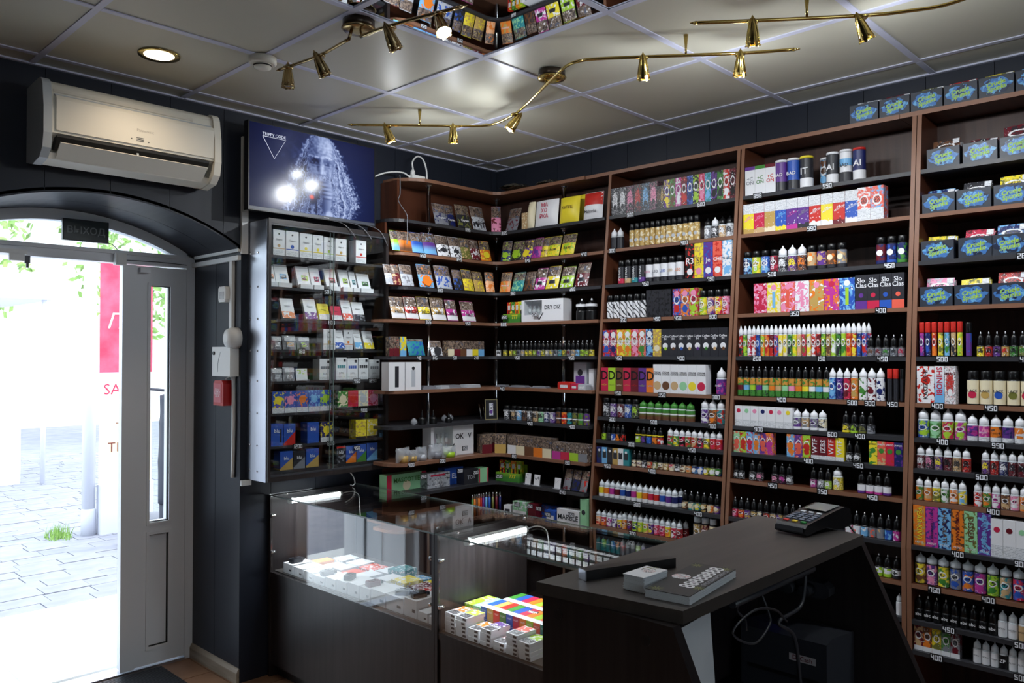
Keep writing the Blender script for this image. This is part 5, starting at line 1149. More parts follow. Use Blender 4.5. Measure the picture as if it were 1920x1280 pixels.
R('cab',1,'box',-1.638,-1.577,1,0.119,'white/tan')
R('cab',1,'box',-1.571,-1.503,1,0.119,'white/blue')
R('cab',1,'box',-1.497,-1.430,1,0.117,'white/yellow')
R('cab',1,'box',-1.427,-1.367,1,0.116,'white/yellow')
R('cab',1,'box',-1.364,-1.303,1,0.112,'white/lime')
R('cab',1,'box',-1.297,-1.231,1,0.112,'white/gold')
R('cab',1,'box',-1.176,-1.111,1,0.116,'white/red')
R('cab',2,'stand',-1.651,-1.607,1,0.103,'white/orange')
R('cab',2,'stand',-1.607,-1.534,1,0.110,'white/sky')
R('cab',2,'stand',-1.491,-1.418,1,0.110,'white/lime')
R('cab',2,'stand',-1.415,-1.358,1,0.107,'white/crimson')
R('cab',2,'stand',-1.333,-1.262,1,0.109,'white/crimson')
R('cab',2,'stand',-1.249,-1.189,1,0.112,'white/lime')
R('cab',2,'stand',-1.185,-1.146,1,0.105,'white/teal')
R('cab',2,'stand',-1.140,-1.060,1,0.099,'white/green')
R('cab',3,'leaf',-1.587,-1.516,1,0.098,'white/orange')
R('cab',3,'leaf',-1.464,-1.393,1,0.101,'white/purple')
R('cab',3,'leaf',-1.387,-1.323,1,0.081,'yellow/charcoal',lo='lines')
R('cab',3,'leaf',-1.314,-1.252,1,0.072,'crimson/charcoal',lo='lines')
R('cab',3,'leaf',-1.249,-1.188,1,0.107,'white/coral')
R('cab',3,'leaf',-1.185,-1.113,1,0.099,'white/magenta',lo='charcoal')
R('cab',4,'sachet',-1.646,-1.589,1,0.062,'grey/white')
R('cab',4,'sachet',-1.586,-1.512,1,0.066,'silver/tan')
R('cab',4,'sachet',-1.510,-1.440,1,0.062,'grey/lime')
R('cab',4,'box',-1.365,-1.295,1,0.101,'white/gold')
R('cab',4,'leaf',-1.292,-1.235,1,0.095,'white/blue')
R('cab',4,'box',-1.232,-1.178,1,0.101,'white/orange',set=.02)
R('cab',4,'leaf',-1.175,-1.129,1,0.100,'white/sky')
R('cab',4,'leaf',-1.119,-1.056,1,0.093,'white/yellow')
R('cab',5,'sachet',-1.646,-1.585,1,0.062,'grey/silver')
R('cab',5,'sachet',-1.582,-1.520,1,0.066,'silver/grey')
R('cab',5,'card',-1.512,-1.451,1,0.058,'white/lime')
R('cab',5,'box',-1.386,-1.322,1,0.103,'white/grey',jl=1)
R('cab',5,'box',-1.291,-1.228,1,0.111,'white/teal',jl=1)
R('cab',5,'box',-1.225,-1.161,1,0.105,'white/blue',jl=1)
R('cab',5,'box',-1.158,-1.095,1,0.108,'white/charcoal',jl=1)
R('cab',5,'box',-1.092,-1.024,1,0.099,'white/grey',jl=1)
R('cab',6,'box',-1.639,-1.318,5,0.102,'blue/yellow blue/pink blue/orange blue/sky blue/lime',m='soft',e='accent',ez=.6,er=.3,bp=(.24,'lines'))
R('cab',6,'box',-1.281,-1.034,4,0.093,'green/cream crimson/red cream/silver crimson/pink',m='soft',e='accent',ez=.55,er=.36,bp=(.14,'black'))
R('cab',7,'box',-1.644,-1.581,1,0.103,'blue/navy',m='plain',t='blu',tc='white',ts=.36,tz=.68,pan=(.15,.6,'charcoal',.14,.3))
R('cab',7,'box',-1.578,-1.516,1,0.099,'blue/red',m='diag',t='blu',tc='white',ts=.36,tz=.68)
R('cab',7,'box',-1.452,-1.387,1,0.099,'blue/blue',m='plain',t='blu',tc='white',ts=.36,tz=.68)
R('cab',7,'box',-1.378,-1.308,1,0.097,'navy/yellow',m='soft',e='accent',ez=.6,er=.3,bp=(.24,'lines'))
R('cab',7,'box',-1.173,-1.107,1,0.095,'yellow/gold',m='soft',bp=(.12,'charcoal'))
R('cab',7,'box',-1.104,-1.037,1,0.094,'yellow/cream',m='soft',bp=(.12,'charcoal'))
R('cab',8,'box',-1.597,-1.529,1,0.088,'blue/gold',m='diag',t='blu',tc='white',ts=.36,tz=.62)
R('cab',8,'box',-1.527,-1.463,1,0.085,'charcoal/grey',m='diag',t='blu',tc='white',ts=.36,tz=.62)
R('cab',8,'box',-1.458,-1.387,1,0.089,'blue/gold',m='diag',t='blu',tc='white',ts=.36,tz=.62)
R('cab',8,'box',-1.286,-1.233,1,0.086,'charcoal/grey',m='soft',t='blu',tc='white',ts=.36,tz=.66,tp=(.1,'red'))
R('cab',8,'box',-1.230,-1.169,1,0.083,'blue/orange',m='diag',t='blu',tc='white',ts=.36,tz=.66)
R('cab',8,'box',-1.166,-1.107,1,0.086,'blue/green',m='diag',t='blu',tc='white',ts=.36,tz=.66)
R('cab',8,'box',-1.104,-1.037,1,0.089,'blue/sky',m='diag',t='blu',tc='white',ts=.36,tz=.66)
TAGS = [('b1',1,0.134,'500'), ('b1',1,0.540,'600'), ('b1',2,0.033,'300'), ('b1',2,0.459,'400'),
 ('b1',3,0.250,'450'), ('b1',3,0.609,'790'), ('b1',4,0.128,'350'), ('b1',4,0.328,'450'),
 ('b1',4,0.445,'450'), ('b1',4,0.630,'300'), ('b1',5,0.115,'450'), ('b1',5,0.473,'400'),
 ('b1',6,0.121,'450'), ('b1',6,0.379,'350'), ('b1',6,0.665,'300'), ('b1',7,0.096,'300'),
 ('b1',7,0.341,'500'), ('b1',7,0.654,'700'), ('b1',8,0.218,'300'), ('b1',8,0.554,'450'),
 ('b1',9,0.083,'450'), ('b1',9,0.346,'400'), ('b1',10,0.272,'300'), ('b1',10,0.603,'400'),
 ('b1',11,0.246,'300'), ('b2',1,0.072,'898'), ('b2',1,0.385,'990'), ('b2',2,0.325,'990'),
 ('b2',3,0.156,'500'), ('b2',3,0.644,'450'), ('b2',4,0.265,'350'), ('b2',4,0.616,'400'),
 ('b2',5,0.103,'200'), ('b2',5,0.386,'150'), ('b2',5,0.628,'450'), ('b2',6,0.221,'400'),
 ('b2',6,0.517,'500'), ('b2',6,0.585,'300'), ('b2',6,0.669,'450'), ('b2',7,0.124,'900'),
 ('b2',7,0.442,'600'), ('b2',7,0.551,'400'), ('b2',8,0.348,'400'), ('b2',8,0.548,'450'),
 ('b2',9,0.198,'450'), ('b2',9,0.409,'350'), ('b2',9,0.605,'450'), ('b3',3,0.348,'280'),
 ('b3',5,0.092,'500'), ('b3',5,0.360,'450'), ('b3',6,0.079,'400'), ('b3',6,0.255,'450'),
 ('b3',7,0.099,'400'), ('b3',7,0.278,'990'), ('b3',8,0.229,'500'), ('b3',9,0.267,'400'),
 ('b3',10,0.157,'400'), ('b3',10,0.353,'900'), ('b3',11,0.079,'750'), ('b3',11,0.253,'400'),
 ('b3',12,0.125,'450'), ('b3',12,0.350,'500'), ('b3',13,0.084,'400'), ('b3',13,0.348,'500'),
 ('cl',1,-0.144,'695'), ('cr',1,0.117,'835'), ('cl',2,-0.471,'650'), ('cl',2,-0.208,'645'),
 ('cr',2,0.300,'645'), ('cr',2,0.705,'470'), ('cl',3,-0.346,'390'), ('cr',3,0.182,'360'),
 ('cr',3,0.623,'280'), ('cl',4,-0.425,'365'), ('cl',4,-0.139,'450'), ('cr',4,0.113,'605'),
 ('cl',5,-0.481,'40'), ('cl',5,-0.376,'145'), ('cl',5,-0.232,'50'), ('cl',5,-0.072,'210'),
 ('cr',5,0.213,'450'), ('cr',5,0.606,'450'), ('cr',6,0.103,'40'), ('cr',7,0.306,'450'),
 ('cr',7,0.600,'400'), ('cl',8,-0.518,'400'), ('cl',8,-0.310,'200'), ('cr',8,0.185,'190'),
 ('cr',8,0.564,'190'), ('cr',9,0.530,'240'), ('cab',2,-1.345,'500'), ('cab',3,-1.323,'600'),
 ('cab',4,-1.489,'180'), ('cab',5,-1.171,'750'), ('cab',5,-1.075,'1290'), ('cab',6,-1.128,'900'),
 ('cab',7,-1.507,'1200'), ('cab',7,-1.324,'600')]
tc_ = {}
for u, r, s, txt in TAGS:
    loc, rz = place(u, r, s, 0); z = loc[2] - .009; a = tc_[(u, r)] = tc_.get((u, r), -1) + 1
    if u == 'cab': loc = (loc[0], -.1715, z)
    d = Vector((math.sin(rz), -math.cos(rz), 0)) * .0016
    shelf = ORD[r - 1]
    price(txt, Vector((loc[0], loc[1], z)) + d, rz, f"black price tag reading {txt}, {ORD[a]} on {shelf} shelf, {BNAME[u]}")
for u, r, s, dz, txt in [('cr',4,0.117,0.032,'250'), ('cr',4,0.349,0.042,'250'), ('cl',9,-0.435,0.078,'260'), ('cl',9,-0.275,0.067,'210'), ('cl',9,-0.186,0.082,'200'), ('cl',9,-0.071,0.062,'200'), ('cr',9,0.084,0.029,'250'), ('cr',10,0.208,0.066,'600'), ('cr',10,0.303,0.070,'250'), ('cr',10,0.364,0.064,'500'), ('cr',10,0.427,0.042,'400'), ('cr',10,0.586,0.061,'550'), ('cl',8,-0.151,0.044,'350'), ('cab',8,-1.176,0.073,'450')]:
    loc, rz = place(u, r, s, .0); d = Vector((math.sin(rz), -math.cos(rz), 0)) * .002
    a = tc_[(u, r)] = tc_.get((u, r), -1) + 1
    if u == 'cab': loc = (loc[0], loc[1] - .0, loc[2])
    price(txt, Vector((loc[0], loc[1], loc[2] + dz)) + d, rz, f"price tag {txt} stuck on goods, {ORD[a]} on {ORD[r - 1]} shelf, {BNAME[u]}", h=.017, group='price tags stuck on goods')

# ---- snack trays in the end bay
TRAYLOGO = {}
def tray(loc, w, packs, label, c=0):
    d, h = .115, .075
    o = empty('snack_tray', loc, R_(-90)); tag(o, label, 'display tray', 'blue snack trays')
    me = cached(('tray', rd(w)), lambda: MB().box(-w / 2, w / 2, 0, .003, 0, h).box(-w / 2, w / 2, d - .003, d, 0, h * 1.15).box(-w / 2, -w / 2 + .003, .003, d - .003, 0, h).box(w / 2 - .003, w / 2, .003, d - .003, 0, h).box(-w / 2 + .003, w / 2 - .003, .003, d - .003, 0, .003).mesh('tray_body', mat('tray_card', rgb(40, 46, 58), .45)))
    link('tray_body', me, o)
    def blob():
        pts = []
        for k in range(40):
            a = k * math.pi / 20; rr = 1 + .09 * math.sin(6 * a + 1) + .05 * math.sin(11 * a); pts.append((w * .43 * rr * math.cos(a), h * .5 + h * .40 * rr * math.sin(a)))
        return MB().prism(pts[::-1], -.0008, 0, 'y').mesh('logo_cloud', 'p_cloud')
    link('logo_cloud', cached(('cloud', rd(w)), blob), o, color=PAL['blue'], accent=PAL['sky'])
    link('lettering', fit_text('Cruele\nSpunks', w * .62, h * .56, shear=.15, bold=.06), o, (0, -.0011, h * .5), (R_(90), R_(-10), 0), color=rgb(150, 200, 232))
    link('lettering', fit_text('Cruele\nSpunks', w * .61, h * .54, shear=.15, bold=.035), o, (0, -.0014, h * .5), (R_(90), R_(-10), 0), color=rgb(24, 60, 70))
    link('lettering', fit_text('Cruele\nSpunks', w * .60, h * .52, shear=.15, bold=.015), o, (0, -.0018, h * .5), (R_(90), R_(-10), 0), color=PAL['lime'])
    for k, (cc, lift, tl) in enumerate(packs):
        p = link('snack_packet', cached(('snk', rd(w)), lambda: pillow(w * .84, .085, .014, 6, 5).mesh('snack_packet', 'p_busy')), None, Vector(loc) + Vector((.035 + .03 * k, random.uniform(-.004, .004), .014 + max(lift, 0))), (0, 0, 0), color=PAL[cc], accent=PAL[{'red': 'maroon', 'yellow': 'olive', 'navy': 'sky', 'pink': 'silver', 'crimson': 'maroon'}.get(cc, 'charcoal')])
        p.rotation_euler = (Matrix.Rotation(R_(-90), 3, 'Z') @ Matrix.Rotation(R_(-16), 3, 'X') @ Matrix.Rotation(R_(tl), 3, 'Y')).to_euler()
        link('bar_code_label', panelmesh(w * .2, .062, .082, 'lines', w * .3), p, (0, -.0045, 0), color=(1, 1, 1))
        tag(p, f"{cname(cc)} snack packet{' in front' if k == 0 else ' behind'} in the {label.split('tray, ')[1]}"[:110], 'snack packet', 'snack packets in the trays')
W6 = .114
cols6 = ['silver', 'maroon', 'olive', 'red', 'yellow', 'navy', 'red']
for k in range(7): tray((-.19, -2.263 - W6 / 2 - k * .1195, 2.4975), W6, [(cols6[k], .0, random.uniform(-1, 1))] if k else [('silver', -.01, 3)], f"blue snack tray, {ORD[k]} from left on the top board")
rows3 = [(1, [-2.565, -2.69, -2.812], [('brown', .02), ('maroon', -.006), ('maroon', .03)]), (2, [-2.552, -2.672, -2.795], [('navy', -.004), ('charcoal', .012), ('yellow', .018)]), (3, [-2.552, -2.682, -2.79], [('yellow', .0), ('crimson', .012), ('navy', .02)]), (4, [-2.551, -2.672, -2.795], [('pink', .014), ('yellow', .004), ('red', .02)])]
for r, ys, pk in rows3:
    z = SHB[r - 1]
    for k, y0 in enumerate(ys + [ys[-1] - .122]):
        w = .114; cc, lf_ = pk[k % 3]
        tray((prof(z) + .014, y0 - w / 2, z + .0005), w, [(cc, lf_, random.uniform(-3, 3)), (cc, lf_ * .5, 0)] if k < 3 else [(cc, lf_, 0)], f"blue snack tray, {ORD[k]} from left on {ORD[r - 1]} shelf of end bay")
for k in range(5):
    o = box(.06, .075, .06, 'purple', 'blue', k, (prof(.3) + .02, -2.6 - .066 * k, .1065), R_(-90), m='soft'); tag(o, f"purple and blue carton, {ORD[k]} from left on the lowest shelf of end bay", 'box', 'purple cartons on the lowest shelf')

# ---- things lying on the corner unit
def foilbag(loc, w, l, rz, label):
    mb = pillow(w, l, .045, 10, 10)
    mb.v = [(x, y + random.uniform(-.004, .004), z) for x, y, z in mb.v]
    o = link('foil_bag', mb.mesh('foil_bag', 'foil'), None, loc, (0, 0, 0)); o.rotation_euler = (Matrix.Rotation(rz, 3, 'Z') @ Matrix.Rotation(R_(-82), 3, 'X')).to_euler(); tag(o, label, 'bag')
foilbag((-.22, -.30, 2.519), .12, .2, R_(-80), 'crinkled silver bag lying on the corner top board'); foilbag((-.16, -.52, 2.517), .1, .18, R_(-85), 'flatter silver bag lying behind the crinkled one on the top board')
ps = empty('power_strip', (-.76, -.12, 2.4975)); tag(ps, 'white power strip lying on the curved top board', 'power strip')
part('body', MB().box(-.03, .06, -.02, .02, 0, .028), 'plastic', ps); part('plug', MB().lathe([(.014, .028), (.012, .052), (.005, .06)], 10, -.012, 0), 'plastic', ps)
o = part('white_cable', MB().tube(smoothpath([(-.77, -.12, 2.556), (-.772, -.118, 2.60), (-.74, -.12, 2.635), (-.70, -.12, 2.625), (-.675, -.12, 2.57), (-.67, -.12, 2.505)]), .0045, 8), 'plastic'); tag(o, 'white cable arching up from the power strip', 'cable')
o = part('white_cable', MB().tube(smoothpath([(-.79, -.12, 2.512), (-.83, -.1, 2.535), (-.90, -.05, 2.53), (-.985, -.03, 2.49), (-1.02, -.02, 2.46)]), .0045, 8), 'plastic'); tag(o, 'white cable from the power strip to the television', 'cable')
o = part('thin_cable', MB().tube(smoothpath([(-.86, -.1, 2.501), (-.885, -.15, 2.503), (-.892, -.162, 2.47), (-.89, -.16, 2.40), (-.905, -.165, 2.36), (-.905, -.235, 2.28), (-.905, -.24, 2.235), (-.905, -.242, 2.17), (-.91, -.242, 2.12)]), .0025, 6), 'dirt'); tag(o, 'thin grey cable hanging down the end of the corner shelf', 'cable')
for k, (x0, l, dy) in enumerate(((-.80, .09, .03), (-.70, .07, .02), (-.62, .1, .04), (-.48, .11, .03))):
    mb = MB()
    for q in range(3): mb.box(-l / 2 + .004 * q, l / 2 - .003 * q, 0, .06, .006 * q, .006 * q + .0055)
    o = part('rolling_paper_stack', mb, 'p_plain', loc=(x0, -D(1.36) + dy, 1.3605), rot=(0, 0, R_((-8, 5, -4, 3)[k])), color=PAL['silver' if k % 2 else 'grey']); tag(o, f"flat stack of silver paper packs, {ORD[k]} from left on sixth corner shelf beside cabinet", 'paper packs', 'flat paper packs')
for k, (y0, l) in enumerate(((-.46, .12), (-.62, .1), (-.33, .07))):
    o = part('rolling_paper_stack', MB().box(-l / 2, l / 2, 0, .05, 0, .006).box(-l * .4, l * .42, .004, .046, .006, .011), 'p_plain', loc=(-D(1.36) + .03, y0, 1.3605), rot=(0, 0, R_(-88 + 6 * k)), color=PAL['grey']); tag(o, f"flat grey paper pack, {ORD[k]} one lying on the sixth corner shelf along the long wall", 'paper packs', 'flat paper packs')
for k, (x0, dy) in enumerate(((-.92, .04), (-.66, .1), (-.6, .12))):
    o = part('glass_bead', MB().lathe([(.004, .0), (.016, .008), (.018, .018), (.01, .03), (.004, .036)], 12), 'frostglass', loc=(x0, -D(1.18) + dy, 1.1805)); tag(o, f"small clear glass piece, {ORD[k]} from left on the seventh corner shelf", 'glass piece', 'small glass pieces')
for k in range(2):
    o = part('steel_stick', MB().tube([(0, 0, .003), (.0, .02, .085)], .004, 8), 'chrome', loc=(-.42 + .03 * k, -D(1.18) + .06, 1.1805)); tag(o, ('first' if k == 0 else 'second') + ' thin steel stick leaning beside the small framed picture', 'stick', 'thin steel sticks')
BG = ['gold', 'gold', 'silver', 'grey', 'lime']
for k, (x0, w, h) in enumerate(((-1.01, .07, .075), (-.95, .06, .06), (-.89, .06, .07), (-.79, .08, .075), (-.70, .08, .06))):
    mb = pillow(w * 1.25, h, .05, 7, 6); mb.v = [(x + random.uniform(-.003, .003), y + random.uniform(-.004, .004), max(z + random.uniform(-.003, .003), 0)) for x, y, z in mb.v]
    o = link('grinder_bag', mb.mesh('grinder_bag', 'frostglass'), None, (x0, -D(.998) + .045, .9985)); part('grinder', MB().lathe([(w * .36, .002), (w * .36, h * .45)], 16), 'p_plain', o, loc=(0, -.004, 0), color=PAL[BG[k]]); tag(o, f"clear plastic bag with a {BG[k]} grinder, {ORD[k]} from left on the eighth corner shelf", 'bag', 'bagged grinders')

# ================================================================== GLASS WALL CABINET
CX0, CX1, CY, CZ0, CZ1 = -1.678, -.988, -.19, .955, 2.174
cb = empty('display_cabinet', (0, 0, 0)); tag(cb, 'black wall cabinet with sliding glass doors and a steel side, under the television', 'cabinet')
sdp = part('side_panel', MB().box(CX0 + .004, CX0 + .018, CY, -.001, CZ0, CZ1), 'wenge', cb); part('steel_cover', MB().box(CX0, CX0 + .0038, CY + .012, -.0005, CZ0, CZ1 - .004), 'steel', cb)
scw = MB().lathe([(.0045, 0), (.0055, -.0015), (.003, -.003)], 10, axis='x').mesh('screw', 'chrome')
for z in (2.02, 1.86, 1.71, 1.56, 1.42, 1.27, 1.12, 1.0):
    for y in (-.03, -.10): link('screw', scw, sdp, (CX0, y, z))
part('side_panel', MB().box(CX1 - .016, CX1, CY, -.001, CZ0, CZ1), 'wenge', cb)
part('top_panel', MB().box(CX0 + .018, CX1 - .016, CY, -.001, CZ1 - .022, CZ1), 'wenge', cb); part('bottom_panel', MB().box(CX0 + .018, CX1 - .016, CY, -.001, CZ0, CZ0 + .022), 'wenge', cb)
part('back_panel', MB().box(CX0 + .018, CX1 - .016, -.008, -.001, CZ0 + .022, CZ1 - .022), 'wenge', cb)
part('shelf_board', MB().box(CX0 + .018, CX1 - .016, -.168, -.0085, CZ0 + .0225, 1.0), 'blackedge', cb)
for z in SHK[:-1]: part('shelf_board', MB().box(CX0 + .018, CX1 - .016, -.17, -.0085, z - .012, z), 'blackedge', cb)
for z in (CZ1 - .03, CZ0 + .0225): part('door_track', MB().box(CX0 + .018, CX1 - .016, -.189, -.173, z, z + .0075), 'dgrey', cb)
for k, (a, b, y) in enumerate(((CX0 + .02, -1.318, -.184), (-1.335, CX1 - .018, -.178))):
    g = part('glass_door', MB().box(a, b, y, y + .004, CZ0 + .03, CZ1 - .03), 'glass', cb)
    part('polished_edge', MB().box((b if k == 0 else a) - .001, (b if k == 0 else a) + .001, y - .0005, y + .0045, CZ0 + .031, CZ1 - .031), 'glassedge', g)
for k in range(3):
    xx = -1.3 + .1 * k; o = part('hanging_cable', MB().tube(smoothpath([(xx, -.12, 2.215), (xx + .03, -.17, 2.20), (xx + .06, -.196, 2.172), (xx + .10, -.197, 2.13 - .02 * (k == 2))]), .002, 6), 'dirt'); tag(o, f"thin grey cable hanging from the television, {ORD[k]} from the door", 'cable', 'thin cables under the television')

# ================================================================== GLASS COUNTERS
KX0, KX1, KZ, KD = -1.565, -1.075, .87, .505
def counter(y1, y0, label):        # y1 nearer the wall
    c = empty('display_counter', (KX0, (y0 + y1) / 2, 0)); tag(c, label, 'counter', 'glass display counters'); inv = Matrix.Translation((-KX0, -(y0 + y1) / 2, 0))
    def p(nm, mb, m): o = part(nm, mb, m, c); o.matrix_parent_inverse = inv; return o
    p('side_panel', MB().box(KX0 - .003, KX1, y1 - .016, y1, 0, KZ - .006), 'wenge'); p('side_panel', MB().box(KX0 - .003, KX1, y0, y0 + .016, 0, KZ - .006), 'wenge')
    p('front_panel', MB().box(KX0 + .004, KX0 + .02, y0 + .016, y1 - .016, .06, KD - .03), 'wenge'); p('plinth', MB().box(KX0 + .04, KX0 + .056, y0 + .016, y1 - .016, 0, .06), 'black')
    p('front_rail', MB().box(KX0, KX0 + .02, y0 + .016, y1 - .016, KD - .0295, KD - .006), 'wenge')
    p('deck', MB().box(KX0 + .02, KX1, y0 + .016, y1 - .016, KD - .016, KD - .0005), 'wengetop')
    g = p('front_glass', MB().box(KX0 + .002, KX0 + .007, y0 + .018, y1 - .018, KD - .005, KZ - .0065), 'counterglass')
    p('top_glass', MB().box(KX0 - .004, KX1, y0 + .002, y1 - .002, KZ - .006, KZ), 'glass')
    p('glass_edge', MB().box(KX0 - .0046, KX0 - .0041, y0 + .002, y1 - .002, KZ - .006, KZ).box(KX1 + .0001, KX1 + .0006, y0 + .002, y1 - .002, KZ - .006, KZ), 'glassedge')
    cm = MB().lathe([(.008, 0), (.008, -.004), (.005, -.007)], 12, axis='x').lathe([(.006, .001), (.006, .02)], 10, axis='x').mesh('glass_clip', 'chrome')
    for y in (y0 + .026, y1 - .026):
        for z in (KD + .09, KZ - .1): o = link('glass_clip', cm, c, (KX0 + .002, y, z)); o.matrix_parent_inverse = inv
    tm = MB().lathe([(.007, KZ + .0002), (.007, KZ + .004), (.003, KZ + .007)], 12).mesh('glass_clip', 'chrome')
    for y in (y0 + .05, y1 - .06):
        for x in (KX0 + .06, KX1 - .06): o = link('glass_clip', tm, c, (x, y, 0)); o.matrix_parent_inverse = inv
    return c
counter(-.012, -1.236, 'glass display counter beside the wall, full of white device boxes'); counter(-1.238, -2.37, 'glass display counter beside the dark desk, full of colourful cartons')
def tube_lamp(y, x0, x1, label):
    t = empty('tube_lamp', ((x0 + x1) / 2, y, KZ - .022)); tag(t, label, 'lamp', 'tube lamps under the counter glass'); L_ = (x1 - x0) / 2
    part('tube', MB().lathe([(.0115, -L_ + .012), (.0115, L_ - .012)], 14, axis='x'), 'tubeglow', t); part('cap', MB().lathe([(.0125, -L_), (.0125, -L_ + .012)], 14, axis='x').lathe([(.0125, L_ - .012), (.0125, L_)], 14, axis='x'), 'plastic', t)
    part('holder', MB().box(-L_ + .02, L_ - .02, -.012, .012, .012, .0155), 'plastic', t)
    part('cord', MB().tube(smoothpath([(L_, 0, 0), (L_ + .05, -.01, .005), (L_ + .08, -.03, -.01), (L_ + .075, -.05, -.05), (L_ + .08, -.05, -.12)]), .0025, 6), 'plastic', t)
    add_light('tube_beam', 'AREA', ((x0 + x1) / 2, y, KZ - .036), 2.6, (.86, .94, 1), shape='RECTANGLE', size=x1 - x0 - .03, size_y=.02)
tube_lamp(-.14, -1.535, -1.24, 'lit tube lamp under the glass at the wall end of the counter'); tube_lamp(-1.37, -1.53, -1.20, 'lit tube lamp under the glass of the counter beside the desk')
o = part('white_cable', MB().tube(smoothpath([(-1.17, -.05, .965), (-1.15, -.10, .93), (-1.145, -.12, .89), (-1.16, -.12, .875)]), .0028, 6), 'plastic'); tag(o, 'white cable hanging from the cabinet bottom to the wall-end counter', 'cable')
# ---- goods in the wall-end counter
def slab(name, w, h, d, c1, c2, loc, rz, label, cat, m='plain', group='goods in the wall-end counter', **kw):
    o = box(w, h, d, c1, c2, 0, loc, rz, m=m, **kw); o.name = name; tag(o, label, cat, group); return o
def pod(loc, rz, c, label):
    o = link('pod_device', cached(('pod', c), lambda: MB().prism([(-.03, -.014), (-.024, -.02), (.024, -.02), (.03, -.014), (.03, .014), (.024, .02), (-.024, .02), (-.03, .014)], 0, .02).prism([(-.02, -.012), (.02, -.012), (.02, .012), (-.02, .012)], .02, .023).mesh('pod_device', 'cap')), None, loc, (0, 0, rz), color=PAL[c])
    part('mouthpiece', MB().box(.03, .044, -.009, .009, .004, .016), 'black', o); part('screen', MB().box(-.012, .012, -.006, .006, .023, .0234), 'silver' if 'silver' in M else 'chrome', o); tag(o, label, 'vaporizer', 'devices in the wall-end counter')
y = -.06; k = 0
WB = [(.085, .045), (.085, .042), (.08, .04), (.09, .036), (.085, .045), (.08, .05), (.085, .055), (.075, .055), (.10, .06), (.115, .06), (.08, .07), (.06, .035), (.055, .03)]
for w, h in WB:
    w *= .98
    if y - w < -1.21: break
    slab('device_box', w, h, .11 if k != 10 else .13, 'white', 'charcoal', (KX0 + .032, y - w / 2 - .03, KD), R_(-90), f"white device box, {ORD[k]} from the wall along the counter front", 'box', pan=(.3, .18, 'charcoal', .22, .25))
    if k in (0, 3, 5, 7, 9, 10): pod((KX0 + .075, y - w / 2 - .03, KD + h + .0008), R_(random.uniform(-60, 60)), ('charcoal', 'grey', 'black', 'maroon', 'silver', 'black')[(0, 3, 5, 7, 9, 10).index(k)], f"small pod device lying on the {ORD[k]} white box of the counter front")
    y -= w + .006; k += 1
G2 = [('orange', .07, .03), ('white', .08, .02), ('silver', .07, .025), ('coral', .09, .02), ('white', .09, .03), ('grey', .07, .03), ('white', .08, .05), ('yellow', .1, .06), ('maroon', .075, .05), ('red', .08, .055), ('white', .09, .03), ('crimson', .08, .02)]
y = -.1
for k, (c, w, h) in enumerate(G2):
    slab('accessory_box', w, h, .1, c, 'white', (KX0 + .165 + .01 * (k % 3), y - w / 2, KD), R_(-90 + (k * 37 % 7) - 3), f"{cname(c)} accessory box, {ORD[k]} from the wall in the counter's second row", 'box', m='soft' if c in ('red', 'yellow', 'maroon') else 'plain')
    y -= w + .012
G3 = [('silver', .09, .02), ('white', .1, .015), ('coral', .11, .015), ('white', .09, .02), ('teal', .09, .05), ('sky', .08, .02), ('yellow', .14, .02), ('red', .07, .03), ('lime', .13, .015)]
y = -.1
for k, (c, w, h) in enumerate(G3):
    slab('accessory_box', w, h, .1, c, 'white', (KX0 + .30 + .012 * (k % 2), y - w / 2, KD), R_(-90 + (k * 53 % 9) - 4), f"{cname(c)} flat accessory box, {ORD[k]} from the wall in the counter's back row", 'box', m='soft')
    y -= w + .016
mb = pillow(.2, .16, .05, 8, 8); mb.v = [(a + random.uniform(-.003, .003), b + random.uniform(-.004, .004), c) for a, b, c in mb.v]
o = link('blue_bag', mb.mesh('blue_bag', mat('blue_foil', rgb(32, 52, 170), .25, metal=.3)), None, (KX0 + .33, -1.02, KD + .04), (0, 0, 0)); o.rotation_euler = (Matrix.Rotation(R_(-75), 3, 'Z') @ Matrix.Rotation(R_(-50), 3, 'X')).to_euler(); tag(o, 'shiny blue bag leaning at the back of the wall-end counter', 'bag')
# ---- cartons in the counter by the desk
def stack(y, n, x, c, nm, lab, w=.056, h=.0142, d=.095, jit=.004):
    for k in range(n):
        o = box(w, h, d, 'white', c, 0, (x + random.uniform(0, jit), y + random.uniform(-.002, .002), KD + k * (h + .0006)), R_(-90 + random.uniform(-1, 1))); o.name = 'flat_pack'
        link('bar_code', panelmesh(w * .3, h * .2, h * .75, 'plain', w * .26), o, color=PAL['charcoal']); q = part('lid_print', MB().box(-w * .48, w * .48, d * .45, d * .99, h, h + .0004), 'p_soft', o, color=PAL[c], accent=PAL['white'])
        q2 = part('lid_picture', MB().box(-w * .4, w * .4, d * .04, d * .42, h, h + .0004), 'p_toon', o, color=PAL['charcoal'], accent=PAL['white'])
        tag(o, f"flat white pack, {ORD[k]} from the deck in the {lab}", 'pack', 'flat white packs stacked in the counter')
XS = KX0 + .016
stack(-1.302, 5, XS, 'orange', '', 'stack nearest the counter divider'); stack(-1.362, 5, XS, 'lime', '', 'second stack from the divider'); stack(-1.428, 3, XS, 'orange', '', 'third stack from the divider')
stack(-1.492, 4, XS, 'purple', '', 'fourth stack from the divider'); stack(-1.558, 2, XS, 'crimson', '', 'fifth stack, the lowest'); stack(-1.622, 5, XS, 'coral', '', 'sixth stack, nearest the desk'); stack(-1.682, 4, XS, 'lime', '', 'seventh stack, partly behind the desk')
CC = ['blue', 'gold', 'red', 'green', 'blue', 'crimson', 'orange', 'lime', 'coral', 'teal', 'purple', 'yellow', 'red', 'green']
